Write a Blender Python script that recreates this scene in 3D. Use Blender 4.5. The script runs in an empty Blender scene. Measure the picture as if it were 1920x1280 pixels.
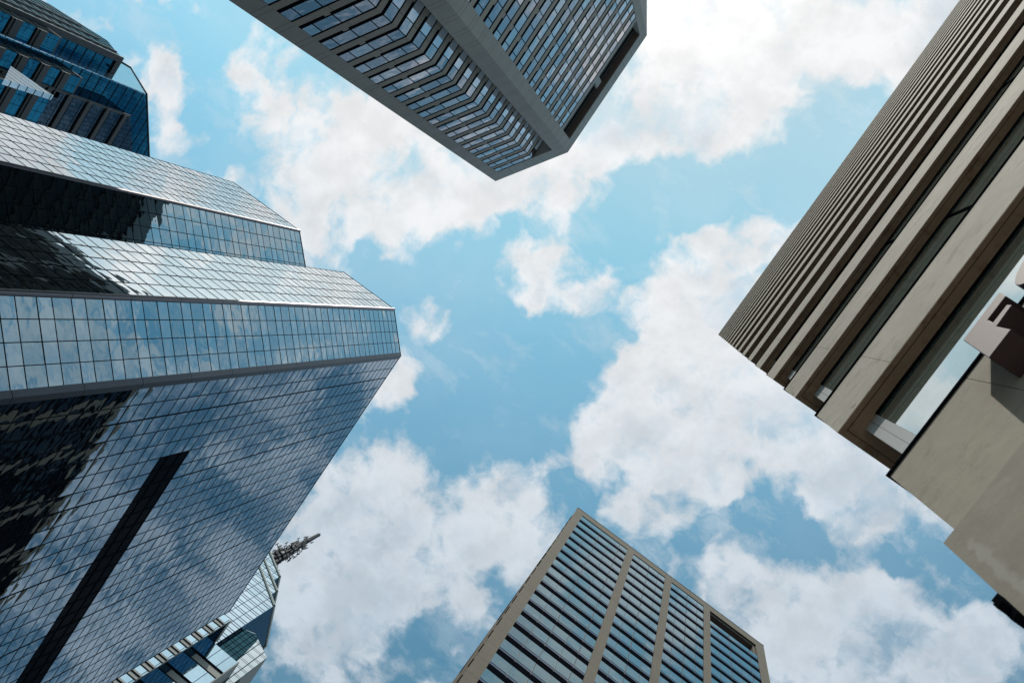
import bpy, bmesh, math, random
from mathutils import Vector, Matrix
random.seed(7)
C = bpy.context.scene.collection
EYE = 1.6                      # heights below are measured from eye level

# ------------------------------------------------------------------ materials
def newmat(name):
    m = bpy.data.materials.new(name); m.use_nodes = True
    nt = m.node_tree; nt.nodes.clear()
    out = nt.nodes.new('ShaderNodeOutputMaterial')
    return m, nt, out
class NT:
    """tiny helper around a node tree"""
    def __init__(s, nt): s.nt = nt
    def n(s, t, **k):
        x = s.nt.nodes.new(t)
        for a, b in k.items(): setattr(x, a, b)
        return x
    def l(s, a, b): s.nt.links.new(a, b)
    def val(s, inp, v):
        if hasattr(v, 'is_output') or hasattr(v, 'node'): s.l(v, inp)
        else: inp.default_value = v
    def m(s, op, a, b=0.0, c=0.0, clamp=False):
        x = s.n('ShaderNodeMath', operation=op); x.use_clamp = clamp
        s.val(x.inputs[0], a); s.val(x.inputs[1], b); s.val(x.inputs[2], c)
        return x.outputs[0]
    def mix(s, f, a, b):
        x = s.n('ShaderNodeMix', data_type='RGBA')
        s.val(x.inputs[0], f); s.val(x.inputs[6], a); s.val(x.inputs[7], b)
        return x.outputs[2]
    def noise(s, vec, scale, detail=4, rough=0.55, dim='3D'):
        x = s.n('ShaderNodeTexNoise', noise_dimensions=dim)
        if vec is not None: s.l(vec, x.inputs['Vector'])
        x.inputs['Scale'].default_value = scale; x.inputs['Detail'].default_value = detail
        x.inputs['Roughness'].default_value = rough
        return x.outputs['Fac']
    def smooth(s, v, a, b):
        x = s.n('ShaderNodeMapRange', interpolation_type='SMOOTHSTEP')
        s.val(x.inputs[0], v); x.inputs[1].default_value = a; x.inputs[2].default_value = b
        return x.outputs[0]
def pos(t):
    g = t.n('ShaderNodeNewGeometry'); return g.outputs['Position']
def lines(t, coord, period, offs, width):
    """1 on thin lines at offs (list) of each period"""
    r = None
    for o in offs:
        f = t.m('FRACT', t.m('DIVIDE', t.m('SUBTRACT', coord, o), period))
        a = t.m('LESS_THAN', f, width / period)
        r = a if r is None else t.m('MAXIMUM', r, a)
    return r

def concrete(name, col, var=0.12, scale=1.0, streak=0.1, joints=None, edge=None, marks=None, hj=None, rough=0.85, bump=0.02, stain=None, pits=0.0):
    m, nt, out = newmat(name); t = NT(nt)
    b = t.n('ShaderNodeBsdfPrincipled'); t.l(b.outputs[0], out.inputs[0])
    p = pos(t); sep = t.n('ShaderNodeSeparateXYZ'); t.l(p, sep.inputs[0])
    n1 = t.noise(p, 0.35 * scale, 6, 0.6); n2 = t.noise(p, 4 * scale, 8, 0.65)
    mp = t.n('ShaderNodeMapping'); t.l(p, mp.inputs[0]); mp.inputs['Scale'].default_value = (3 * scale, 3 * scale, 0.15 * scale)
    n3 = t.noise(mp.outputs[0], 1.2, 5, 0.6)
    f = t.m('ADD', t.m('MULTIPLY', t.m('SUBTRACT', n1, 0.5), 2 * var), t.m('MULTIPLY', t.m('SUBTRACT', n2, 0.5), 1.3 * var))
    f = t.m('ADD', f, t.m('MULTIPLY', t.m('SUBTRACT', n3, 0.5), 2 * streak))
    f = t.m('ADD', f, 1.0)
    if joints:
        j = lines(t, sep.outputs[2], joints[0], joints[1], joints[2])
        f = t.m('MULTIPLY', f, t.m('SUBTRACT', 1.0, t.m('MULTIPLY', j, 0.6)))
    if hj:
        j = lines(t, sep.outputs[hj[0]], hj[1], hj[2], hj[3])
        f = t.m('MULTIPLY', f, t.m('SUBTRACT', 1.0, t.m('MULTIPLY', j, 0.55)))
    if pits:
        pn = t.smooth(t.noise(p, pits, 3, 0.5), 0.30, 0.24)
        f = t.m('MULTIPLY', f, t.m('SUBTRACT', 1.0, t.m('MULTIPLY', pn, 0.5)))
    cc = t.n('ShaderNodeVectorMath', operation='SCALE'); cc.inputs[0].default_value = col[:3]; t.l(f, cc.inputs[3])
    colr = cc.outputs[0]
    if stain:
        sn = t.smooth(t.noise(p, 2.2 * scale, 7, 0.7), 0.5, 0.68)
        colr = t.mix(t.m('MULTIPLY', sn, 0.6), colr, (*stain, 1))
    if edge:      # pale lime run-off close to the corner
        yy = t.m('ADD', sep.outputs[1], t.m('MULTIPLY', t.m('SUBTRACT', t.noise(p, 9.0, 4), 0.5), 0.10))
        band = t.m('MULTIPLY', t.smooth(yy, edge[0], edge[0] + 0.02), t.smooth(yy, edge[1], edge[1] - 0.03))
        band = t.m('MULTIPLY', band, t.smooth(sep.outputs[2], edge[2], edge[2] - 0.12))
        colr = t.mix(t.m('MULTIPLY', band, 0.4), colr, (0.50, 0.51, 0.48, 1))
    if marks:     # small dark scuffs and drips
        mq = t.n('ShaderNodeMapping'); t.l(p, mq.inputs[0]); mq.inputs['Scale'].default_value = (1.0, 2.4, 0.9)
        sc_ = t.smooth(t.noise(mq.outputs[0], marks, 3, 0.6), 0.70, 0.745)
        colr = t.mix(t.m('MULTIPLY', sc_, 0.7), colr, (0.10, 0.075, 0.06, 1))
    t.l(colr, b.inputs['Base Color'])
    b.inputs['Roughness'].default_value = rough
    b.inputs['Specular IOR Level'].default_value = 0.25
    bm_ = t.n('ShaderNodeBump'); bm_.inputs['Distance'].default_value = bump; bm_.inputs['Strength'].default_value = 0.5
    t.l(n2, bm_.inputs['Height']); t.l(bm_.outputs[0], b.inputs['Normal'])
    return m

def glass(name, f0, f90, body=(0.004, 0.006, 0.009), rough=0.015, power=5.0, pillow=0.0, wave=0.0, wscale=0.35,
          grid=None, gridcol=(0.02, 0.02, 0.025), dirt=0.04, tintvar=0.0):
    """coated curtain wall glass: mirror-like, stronger at a grazing angle, over a dark body"""
    m, nt, out = newmat(name); t = NT(nt)
    p = pos(t)
    nrm = None
    if pillow or wave:
        h = None
        if pillow:
            uv = t.n('ShaderNodeUVMap'); sp = t.n('ShaderNodeSeparateXYZ'); t.l(uv.outputs[0], sp.inputs[0])
            a = t.m('MULTIPLY', sp.outputs[0], t.m('SUBTRACT', 1.0, sp.outputs[0]))
            c = t.m('MULTIPLY', sp.outputs[1], t.m('SUBTRACT', 1.0, sp.outputs[1]))
            h = t.m('MULTIPLY', t.m('MULTIPLY', a, c), pillow * 16)
        if wave:
            w = t.m('MULTIPLY', t.noise(p, wscale, 2, 0.4), wave)
            h = w if h is None else t.m('ADD', h, w)
        bp = t.n('ShaderNodeBump'); bp.inputs['Strength'].default_value = 1.0; bp.inputs['Distance'].default_value = 1.0
        t.l(h, bp.inputs['Height']); nrm = bp.outputs[0]
    g = t.n('ShaderNodeNewGeometry')
    dt = t.n('ShaderNodeVectorMath', operation='DOT_PRODUCT'); t.l(g.outputs['Incoming'], dt.inputs[0]); t.l(g.outputs['Normal'], dt.inputs[1])
    cs = t.m('ABSOLUTE', dt.outputs['Value'])
    fr = t.m('POWER', t.m('SUBTRACT', 1.0, cs, clamp=True), power)
    col = t.mix(fr, (*f0, 1), (*f90, 1))
    gl = t.n('ShaderNodeBsdfGlossy'); t.l(col, gl.inputs['Color']); gl.inputs['Roughness'].default_value = rough
    if nrm is not None: t.l(nrm, gl.inputs['Normal'])
    df = t.n('ShaderNodeBsdfDiffuse'); df.inputs['Color'].default_value = (*body, 1)
    ad = t.n('ShaderNodeAddShader'); t.l(gl.outputs[0], ad.inputs[0]); t.l(df.outputs[0], ad.inputs[1])
    res = ad.outputs[0]
    if grid:
        sep = t.n('ShaderNodeSeparateXYZ'); t.l(p, sep.inputs[0])
        r = None
        for ax, per, offs, wid in grid:
            q = lines(t, sep.outputs[ax], per, offs, wid); r = q if r is None else t.m('MAXIMUM', r, q)
        pr = t.n('ShaderNodeBsdfDiffuse'); pr.inputs['Color'].default_value = (*gridcol, 1)
        mx = t.n('ShaderNodeMixShader'); t.l(r, mx.inputs[0]); t.l(res, mx.inputs[1]); t.l(pr.outputs[0], mx.inputs[2]); res = mx.outputs[0]
    t.l(res, out.inputs[0])
    return m

def metal(name, col, rough=0.4, metallic=0.6, var=0.1, nscale=3, spec=0.5):
    m, nt, out = newmat(name); t = NT(nt)
    b = t.n('ShaderNodeBsdfPrincipled'); t.l(b.outputs[0], out.inputs[0])
    n = t.noise(pos(t), nscale, 5, 0.6)
    f = t.m('ADD', 1.0, t.m('MULTIPLY', t.m('SUBTRACT', n, 0.5), 2 * var))
    cc = t.n('ShaderNodeVectorMath', operation='SCALE'); cc.inputs[0].default_value = col; t.l(f, cc.inputs[3])
    t.l(cc.outputs[0], b.inputs['Base Color'])
    b.inputs['Roughness'].default_value = rough; b.inputs['Metallic'].default_value = metallic; b.inputs['Specular IOR Level'].default_value = spec
    return m

def matte(name, col, var=0.15):
    m, nt, out = newmat(name); t = NT(nt)
    d = t.n('ShaderNodeBsdfDiffuse'); t.l(d.outputs[0], out.inputs[0])
    f = t.m('ADD', 1.0, t.m('MULTIPLY', t.m('SUBTRACT', t.noise(pos(t), 2.0, 4), 0.5), 2 * var))
    cc = t.n('ShaderNodeVectorMath', operation='SCALE'); cc.inputs[0].default_value = col; t.l(f, cc.inputs[3]); t.l(cc.outputs[0], d.inputs['Color'])
    return m
M = {}
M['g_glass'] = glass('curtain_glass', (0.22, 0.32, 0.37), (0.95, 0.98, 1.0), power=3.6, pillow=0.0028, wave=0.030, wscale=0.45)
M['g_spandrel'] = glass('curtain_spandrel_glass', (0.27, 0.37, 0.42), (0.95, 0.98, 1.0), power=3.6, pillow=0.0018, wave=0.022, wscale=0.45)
M['g_front'] = glass('curtain_glass_front', (0.36, 0.45, 0.50), (1.0, 1.0, 1.0), power=3.0, pillow=0.0022, wave=0.028, wscale=0.4)  # same tower glass; brighter sky on these faces put into its tint
M['g_side'] = glass('curtain_glass_side', (0.16, 0.235, 0.30), (0.88, 0.92, 0.96), power=4.4, pillow=0.0045, wave=0.022, wscale=0.4)  # same tower glass, tint lowered to paint the side face darker
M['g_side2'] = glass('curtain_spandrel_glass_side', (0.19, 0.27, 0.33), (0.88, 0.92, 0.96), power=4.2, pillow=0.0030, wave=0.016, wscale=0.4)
M['g_mullion'] = matte('dark_mullion', (0.020, 0.024, 0.031))
M['g_trim'] = metal('corner_trim_bronze', (0.16, 0.145, 0.16), 0.38, 0.55, 0.15, 1.5)
M['g_trim_dark'] = metal('corner_trim_dark', (0.07, 0.075, 0.09), 0.45, 0.4, 0.2, 1.5)
M['louver'] = glass('louver_black', (0.008, 0.010, 0.013), (0.05, 0.055, 0.065), body=(0.004, 0.004, 0.005), rough=0.12, grid=[(2, 0.47, [0.0], 0.16)], gridcol=(0.012, 0.013, 0.015))
M['core'] = metal('core_dark', (0.02, 0.021, 0.023), 0.8, 0.0)
M['t_stone'] = concrete('precast_grey', (0.39, 0.37, 0.35), 0.14, 0.8, 0.08, joints=(3.9, [0.0, 0.92], 0.07), pits=0)
M['t_stone_face'] = concrete('precast_grey_parapet', (0.37, 0.375, 0.365), 0.12, 0.8, 0.08, hj=(1, 2.1, [0.3], 0.05))
M['t_tan'] = concrete('precast_tan', (0.38, 0.335, 0.295), 0.12, 0.8, 0.06, hj=(1, 3.4, [0.2], 0.05))
M['t_soffit'] = concrete('soffit_brown', (0.30, 0.25, 0.235), 0.2, 0.6, 0.0)
M['t_soffit_light'] = concrete('soffit_grey', (0.85, 0.86, 0.83), 0.10, 0.6, 0.0, hj=(1, 0.8, [0.1], 0.03))
M['black'] = matte('shadow_gap_black', (0.006, 0.007, 0.010))
M['t_glass'] = glass('office_glass', (0.24, 0.26, 0.29), (0.84, 0.78, 0.79), power=3.2, wave=0.02, wscale=0.6)
M['t_glass2'] = glass('office_glass_blind', (0.36, 0.37, 0.39), (0.96, 0.90, 0.90), power=3.2, wave=0.02, wscale=0.6)
M['t_glass_pale'] = glass('office_glass_lightened', (0.30, 0.34, 0.38), (0.80, 0.82, 0.86), body=(0.42, 0.45, 0.50), power=3.2)  # pale body, as of drawn blinds, lightens panes mirroring the dark pier
M['b_stone'] = concrete('pier_brown_concrete', (0.185, 0.16, 0.125), 0.13, 0.7, 0.12, joints=(3.9, [0.35], 0.05))
M['b_stone2'] = concrete('pier_brown_concrete_parapet', (0.185, 0.16, 0.125), 0.12, 0.7, 0.1, hj=(0, 4.5, [0.2], 0.05))
M['b_glass'] = glass('bay_glass', (0.13, 0.20, 0.23), (0.66, 0.79, 0.83), power=4.0, wave=0.015, wscale=0.6)
M['b_span'] = glass('bay_spandrel', (0.10, 0.12, 0.16), (0.42, 0.44, 0.52), rough=0.08, power=3.5)
M['b_flank'] = glass('flank_glass', (0.03, 0.035, 0.04), (0.25, 0.27, 0.30), rough=0.06)
M['b_mull'] = metal('bay_mullion', (0.055, 0.045, 0.042), 0.4, 0.4)
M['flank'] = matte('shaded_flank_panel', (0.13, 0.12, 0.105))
M['s_conc'] = concrete('board_concrete', (0.475, 0.45, 0.385), 0.30, 1.6, 0.10, bump=0.006, stain=(0.27, 0.245, 0.185), pits=2.6)
M['s_conc_low'] = concrete('base_concrete', (0.38, 0.35, 0.285), 0.20, 2.0, 0.07, marks=14.0, bump=0.006, stain=(0.28, 0.255, 0.20), pits=5.5)
M['s_block'] = concrete('podium_concrete', (0.31, 0.29, 0.24), 0.28, 1.6, 0.12, edge=(-0.15, -0.085, 5.72), marks=9.0, bump=0.006, stain=(0.38, 0.36, 0.31))
M['s_soffit'] = concrete('soffit_rust', (0.36, 0.27, 0.19), 0.25, 2.5, 0.0, stain=(0.20, 0.10, 0.05))
M['s_glass'] = glass('strip_glass', (0.24, 0.30, 0.32), (0.95, 1.0, 1.0), body=(0.05, 0.075, 0.07), wave=0.0006, wscale=2.0, power=3.5)
M['s_alu'] = metal('aluminium_cover', (0.50, 0.52, 0.52), 0.5, 0.2, 0.08)
M['letter'] = metal('letter_face', (0.36, 0.29, 0.28), 0.55, 0.0, 0.06, 12)
M['letter_side'] = metal('letter_side_maroon', (0.030, 0.010, 0.014), 0.5, 0.0, 0.1, 12)
LG = dict(f0=(0.008, 0.085, 0.155), f90=(0.10, 0.52, 0.76))
M['l_glass'] = glass('blue_tower_glass', **LG, wave=0.08, wscale=0.12, power=3.5, grid=[(2, 3.9, [0.0], 0.55), (1, 1.6, [0.0], 0.10), (2, 3.9, [1.9], 0.10)], gridcol=(0.015, 0.03, 0.045))
M['l_plain'] = glass('blue_window_glass', (0.010, 0.11, 0.20), (0.10, 0.55, 0.82), wave=0.05, wscale=0.2, power=3.5, grid=[(1, 2.6, [0.0], 0.12), (2, 1.95, [0.0], 0.10)], gridcol=(0.012, 0.03, 0.045))
M['l_side'] = glass('teal_tower_glass', (0.035, 0.07, 0.08), (0.30, 0.42, 0.46), wave=0.08, wscale=0.12, grid=[(2, 3.9, [0.0], 1.9), (0, 1.7, [0.0], 0.5)], gridcol=(0.035, 0.05, 0.055))
M['l_dark'] = glass('slate_window_glass', (0.04, 0.07, 0.10), (0.20, 0.30, 0.38), wave=0.08, wscale=0.3, grid=[(1, 1.3, [0.0], 0.12), (2, 3.9, [0.0], 0.3)], gridcol=(0.012, 0.014, 0.017))
M['l_sky'] = glass('crown_glass', (0.30, 0.45, 0.55), (0.75, 0.95, 1.0), grid=[(2, 2.9, [0.0], 0.35)], gridcol=(0.10, 0.16, 0.2))
M['l_facet'] = glass('bright_facet_glass', (0.4, 0.5, 0.55), (1, 1, 1), body=(0.42, 0.47, 0.52), grid=[(2, 2.6, [0.0], 0.35)], gridcol=(0.08, 0.10, 0.12))  # pale body paints in the bright sky reflected by the facets
M['l_stone'] = metal('tower_grey_band', (0.045, 0.05, 0.055), 0.6, 0.0)
M['m_glass'] = glass('pale_tower_glass', (0.38, 0.50, 0.58), (0.72, 0.80, 0.86), wave=0.05, wscale=0.12, grid=[(2, 3.9, [0.0, 1.3], 0.42), (0, 3.2, [0.0], 0.2)], gridcol=(0.07, 0.10, 0.15))
M['m_side'] = glass('slate_tower_glass', (0.06, 0.10, 0.14), (0.30, 0.42, 0.52), wave=0.05, wscale=0.12, grid=[(2, 3.9, [0.0], 0.8), (1, 3.2, [0.0], 0.3)], gridcol=(0.10, 0.11, 0.12))
M['m_window'] = glass('band_glass', (0.32, 0.48, 0.58), (0.70, 0.80, 0.86), wave=0.05, wscale=0.2, grid=[(0, 3.2, [0.0], 0.2)], gridcol=(0.08, 0.12, 0.16))
M['m_dark'] = glass('blue_side_glass', (0.02, 0.06, 0.11), (0.12, 0.30, 0.46), wave=0.05, wscale=0.2, grid=[(2, 3.9, [0.0, 1.3], 0.3), (1, 1.6, [0.0], 0.25)], gridcol=(0.01, 0.02, 0.03))
M['m_dark_front'] = glass('dark_reflection_glass', (0.02, 0.06, 0.08), (0.07, 0.16, 0.20), wave=0.05, wscale=0.2, grid=[(2, 3.9, [0.0, 1.3], 0.3), (0, 1.6, [0.0], 0.25)], gridcol=(0.006, 0.012, 0.016))  # paints a tower's dark reflection into the glass colour
M['m_white'] = glass('white_reflecting_glass', (0.45, 0.54, 0.58), (0.78, 0.80, 0.80), grid=[(2, 3.9, [0.0, 0.8], 0.22), (0, 3.0, [0.0], 0.28)], gridcol=(0.03, 0.06, 0.08))
M['m_stone'] = concrete('tower_stone', (0.34, 0.335, 0.32), 0.06, 0.3, 0.0)
M['m_trim'] = metal('crown_trim', (0.50, 0.50, 0.46), 0.45, 0.2)
M['mast'] = metal('mast_steel', (0.03, 0.04, 0.05), 0.7, 0.0, 0.3, 1.0, spec=0.15)
M['mast_light'] = metal('mast_galvanised', (0.11, 0.13, 0.15), 0.6, 0.0, spec=0.2)
M['asphalt'] = concrete('asphalt', (0.07, 0.07, 0.072), 0.15, 1.5, 0.0, bump=0.01)
M['paving'] = concrete('paving', (0.40, 0.39, 0.37), 0.1, 1.0, 0.0, hj=(0, 1.2, [0.0], 0.02))
M['kerb'] = concrete('kerb_granite', (0.33, 0.33, 0.33), 0.1, 2.0, 0.0)
M['paint'] = metal('road_paint', (0.72, 0.72, 0.70), 0.6, 0.0)

# ------------------------------------------------------------------ mesh building
class MB:
    def __init__(s): s.v = []; s.f = []; s.uv = []; s.mi = []; s.mats = []
    def mat(s, m):
        if m not in s.mats: s.mats.append(m)
        return s.mats.index(m)
    def poly(s, pts, m, uv=None):
        b = len(s.v); s.v += [(p[0], p[1], p[2] + EYE) for p in pts]
        s.f.append(tuple(range(b, b + len(pts)))); s.mi.append(s.mat(m))
        s.uv += list(uv) if uv else [(0.5, 0.5)] * len(pts)
    def hexa(s, c, m):
        """c: 4 bottom + 4 top corners"""
        for q in ((0, 3, 2, 1), (4, 5, 6, 7), (0, 1, 5, 4), (1, 2, 6, 5), (2, 3, 7, 6), (3, 0, 4, 7)):
            s.poly([c[i] for i in q], m)
    def box(s, x0, x1, y0, y1, z0, z1, m):
        x0, x1 = sorted((x0, x1)); y0, y1 = sorted((y0, y1))
        s.hexa([(x0, y0, z0), (x1, y0, z0), (x1, y1, z0), (x0, y1, z0), (x0, y0, z1), (x1, y0, z1), (x1, y1, z1), (x0, y1, z1)], m)
    def prism(s, poly, z0, z1, m):
        n = len(poly)
        s.poly([(x, y, z0) for x, y in reversed(poly)], m); s.poly([(x, y, z1) for x, y in poly], m)
        for i in range(n):
            a, b = poly[i], poly[(i + 1) % n]
            s.poly([(a[0], a[1], z0), (b[0], b[1], z0), (b[0], b[1], z1), (a[0], a[1], z1)], m)
    def slab(s, pts, d, m, ms=None):
        """planar 3D polygon pts given thickness vector d"""
        q = [(p[0] + d[0], p[1] + d[1], p[2] + d[2]) for p in pts]; n = len(pts)
        s.poly(pts, m); s.poly(list(reversed(q)), ms or m)
        for i in range(n):
            j = (i + 1) % n
            s.poly([pts[j], pts[i], q[i], q[j]], ms or m)
    def tube(s, a, b, r0, r1, m, n=8):
        a, b = Vector(a), Vector(b); d = (b - a).normalized()
        u = d.orthogonal().normalized(); w = d.cross(u)
        A = [a + (u * math.cos(k * 2 * math.pi / n) + w * math.sin(k * 2 * math.pi / n)) * r0 for k in range(n)]
        B = [b + (u * math.cos(k * 2 * math.pi / n) + w * math.sin(k * 2 * math.pi / n)) * r1 for k in range(n)]
        for k in range(n):
            j = (k + 1) % n; s.poly([A[k], A[j], B[j], B[k]], m)
        s.poly(list(reversed(A)), m); s.poly(B, m)
    def build(s, name, parent=None, smooth=False):
        me = bpy.data.meshes.new(name)
        me.from_pydata(s.v, [], s.f); me.update()
        for m in s.mats: me.materials.append(M[m])
        me.polygons.foreach_set('material_index', s.mi)
        ul = me.uv_layers.new(name='UVMap')
        ul.data.foreach_set('uv', [c for p in s.uv for c in p])
        o = bpy.data.objects.new(name, me); C.objects.link(o)
        if parent: o.parent = parent
        return o

class Face:
    """a vertical facade: origin (x,y), end (x,y); normal points to the outside (left of direction when side=+1)"""
    def __init__(s, a, b, side=1):
        s.a = Vector((a[0], a[1], 0)); b = Vector((b[0], b[1], 0)); s.L = (b - s.a).length
        s.t = (b - s.a).normalized(); s.n = Vector((-s.t.y, s.t.x, 0)) * side
    def p(s, u, h, d=0.0):
        q = s.a + s.t * u + s.n * d; return (q.x, q.y, h)
    def box(s, mb, u0, u1, h0, h1, d0, d1, m):
        c = [s.p(u0, h0, d0), s.p(u1, h0, d0), s.p(u1, h0, d1), s.p(u0, h0, d1), s.p(u0, h1, d0), s.p(u1, h1, d0), s.p(u1, h1, d1), s.p(u0, h1, d1)]
        mb.hexa(c, m)
    def pane(s, mb, u0, u1, h0, h1, d, m, j=0.0):
        au, ah = random.gauss(0, j), random.gauss(0, j); w, hh = (u1 - u0) / 2, (h1 - h0) / 2
        c = [s.p(u0, h0, d - au * w - ah * hh), s.p(u1, h0, d + au * w - ah * hh), s.p(u1, h1, d + au * w + ah * hh), s.p(u0, h1, d - au * w + ah * hh)]
        mb.poly(c, m, [(0, 0), (1, 0), (1, 1), (0, 1)])

def empty(name, loc, label, cat, group=None):
    o = bpy.data.objects.new(name, None); C.objects.link(o); o.location = loc
    o['label'] = label; o['category'] = cat
    if group: o['group'] = group
    return o
def adopt(o, root):
    """parent keeping the mesh where it stands"""
    o.parent = root; o.matrix_parent_inverse = Matrix.Translation(root.location).inverted()
class Thing:
    def __init__(s, name, base, label, cat): s.r = empty(name, (base[0], base[1], 0.12), label, cat)
    def part(s, mb, name, parent=None, label=None, kind=None):
        o = mb.build(name)
        if parent is None: adopt(o, s.r)
        else:
            o.parent = parent; o.matrix_parent_inverse = Matrix.Translation(s.r.location).inverted() @ Matrix.Identity(4)
            o.matrix_parent_inverse = Matrix.Identity(4)
        if label: o['label'] = label
        if kind: o['kind'] = kind
        return o
GB = -EYE + 0.12               # pavement level seen from the eye

# ------------------------------------------------------------------ dark mirror-glass tower with chamfered corners
def glass_tower():
    T = Thing('glass_tower', (55, -55), 'big dark blue mirror glass tower with notched chamfered corners filling the left side', 'office tower')
    top, F, nar, pw = 145.0, 3.96, 1.70, 1.93
    plan = [(76.9, -25.1), (62.35, -25.1), (56.95, -30.5), (52.1, -30.5), (52.1, -26.35), (41.55, -26.35), (36.3, -31.9), (36.3, -84.7), (82, -84.7), (82, -30.2)]
    mb = MB(); ins = []
    c0 = MB()
    # dark body a little inside the glass
    body = [(76.6, -25.45), (62.2, -25.45), (56.8, -30.85), (51.75, -30.85), (51.75, -26.7), (41.7, -26.7), (36.65, -32.05), (36.65, -84.35), (81.7, -84.35), (81.7, -30.4)]
    c0.prism(list(reversed(body)), GB, top - 0.25, 'core'); T.part(c0, 'building_core')
    c0 = MB(); c0.prism(list(reversed([(x, y) for x, y in body])), top - 0.24, top - 0.1, 'g_mullion'); T.part(c0, 'roof')
    faces = [  # a, b, pane count, inset start, inset end, first individually built floor
        ('upper', plan[0], plan[1], 7, 0.1, 0.28, 17), ('chamfer', plan[1], plan[2], 4, 0.28, 0.1, 16), ('front', plan[4], plan[5], 5, 0.1, 0.32, 14),
        ('corner', plan[5], plan[6], 4, 0.30, 0.5, 13), ('side', plan[6], plan[7], 27, 0.5, 0.12, 13)]
    nfl = int((top - GB) / F)
    budget = 0
    for nm, a, b, n, i0, i1, first in faces:
        fc = Face(a, b, -1)
        if (fc.n.x * (55 - a[0]) + fc.n.y * (-55 - a[1])) > 0: fc.n = -fc.n
        w = (fc.L - i0 - i1) / n
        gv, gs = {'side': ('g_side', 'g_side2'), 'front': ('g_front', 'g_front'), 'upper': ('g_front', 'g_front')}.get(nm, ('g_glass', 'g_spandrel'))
        rest = MB(); grid = MB()
        for k in range(nfl + 1):
            h1 = top - 0.35 if k == 0 else top - k * F
            hn = top - (k + 1) * F
            if hn < GB: hn = GB
            hs = min(hn + nar, h1)
            ind = k < (21 if nm in ('corner', 'front', 'side') else 18)
            t = MB() if ind else rest
            for i in range(n):
                u0 = i0 + i * w; u1 = u0 + w
                if nm == 'side' and 5 <= i < 25 and k in (13, 14):
                    if k == 14:
                        fc.box(t, u0 + 0.001, u1 - 0.001, hn, h1, -0.30, -0.06, 'louver'); continue
                    fc.box(t, u0 + 0.001, u1 - 0.001, hn, hs, -0.30, -0.06, 'louver')
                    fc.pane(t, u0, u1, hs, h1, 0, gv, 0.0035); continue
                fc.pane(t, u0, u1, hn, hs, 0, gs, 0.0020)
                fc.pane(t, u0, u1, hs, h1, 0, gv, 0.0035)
            if ind: T.part(t, 'window')
            if k: fc.box(grid, i0, fc.L - i1, h1 - 0.04, h1 + 0.04, -0.03, 0.024, 'g_mullion')
            if hs < h1: fc.box(grid, i0, fc.L - i1, hs - 0.035, hs + 0.035, -0.03, 0.022, 'g_mullion')
        if rest.v: T.part(rest, 'lower_windows', kind='stuff')
        for i in range(n + 1):
            u = i0 + i * w; q = 0.075 if (nm == 'side' and i % 5 == 2) else 0.036
            fc.box(grid, u - q, u + q, GB, top - 0.1, -0.03, 0.028, 'g_mullion')
        T.part(grid, 'mullion_grid')
        cp = MB(); fc.box(cp, 0.0, fc.L, top - 0.30, top, -0.25, 0.03, 'g_mullion'); T.part(cp, 'roof_coping')
    # hidden faces, plain
    mb = MB()
    for a, b in ((plan[2], plan[3]), (plan[3], plan[4]), (plan[7], plan[8]), (plan[8], plan[9]), (plan[9], plan[0])):
        fc = Face(a, b, -1)
        if (fc.n.x * (55 - a[0]) + fc.n.y * (-55 - a[1])) > 0: fc.n = -fc.n
        if (a, b) == (plan[2], plan[3]): fc.n = Vector((0, 1, 0))
        if (a, b) == (plan[3], plan[4]): fc.n = Vector((1, 0, 0))
        nn = max(2, int(fc.L / 1.93)); w = fc.L / nn
        for k in range(nfl):
            for i in range(nn): fc.pane(mb, i * w + 0.05, (i + 1) * w - 0.05, top - (k + 1) * F + 0.05, top - k * F - 0.05, 0, 'g_glass', 0.003)
    T.part(mb, 'rear_windows', kind='stuff')
    # corner trims: a rounded bronze one, a darker flat one, thin ones
    def trim(x, y, r, m, name, n=14):
        t = MB(); pts = [(x + r * math.cos(i * 2 * math.pi / n), y + r * math.sin(i * 2 * math.pi / n)) for i in range(n)]
        h = top
        while h > GB:
            h2 = max(GB, h - 2 * F); t.prism(pts, h2 + 0.06, h, m); h = h2
        t.prism([(x + (px_ - x) * 0.9, y + (py - y) * 0.9) for px_, py in pts], GB, top - 0.1, 'black')
        return T.part(t, name)
    trim(62.38, -25.22, 0.26, 'g_trim', 'corner_trim')
    trim(41.60, -26.50, 0.30, 'g_trim', 'corner_trim')
    t = MB(); h = top
    while h > GB:
        h2 = max(GB, h - 2 * F)
        t.prism(list(reversed([(36.62, -31.46), (36.22, -31.86), (36.22, -32.42), (36.6, -32.42)])), h2 + 0.06, h, 'g_trim_dark'); h = h2
    t.prism(list(reversed([(36.62, -31.5), (36.26, -31.88), (36.26, -32.38), (36.6, -32.38)])), GB, top - .1, 'black')
    T.part(t, 'corner_trim', label='wide dark grey corner trim')
glass_tower()

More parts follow.
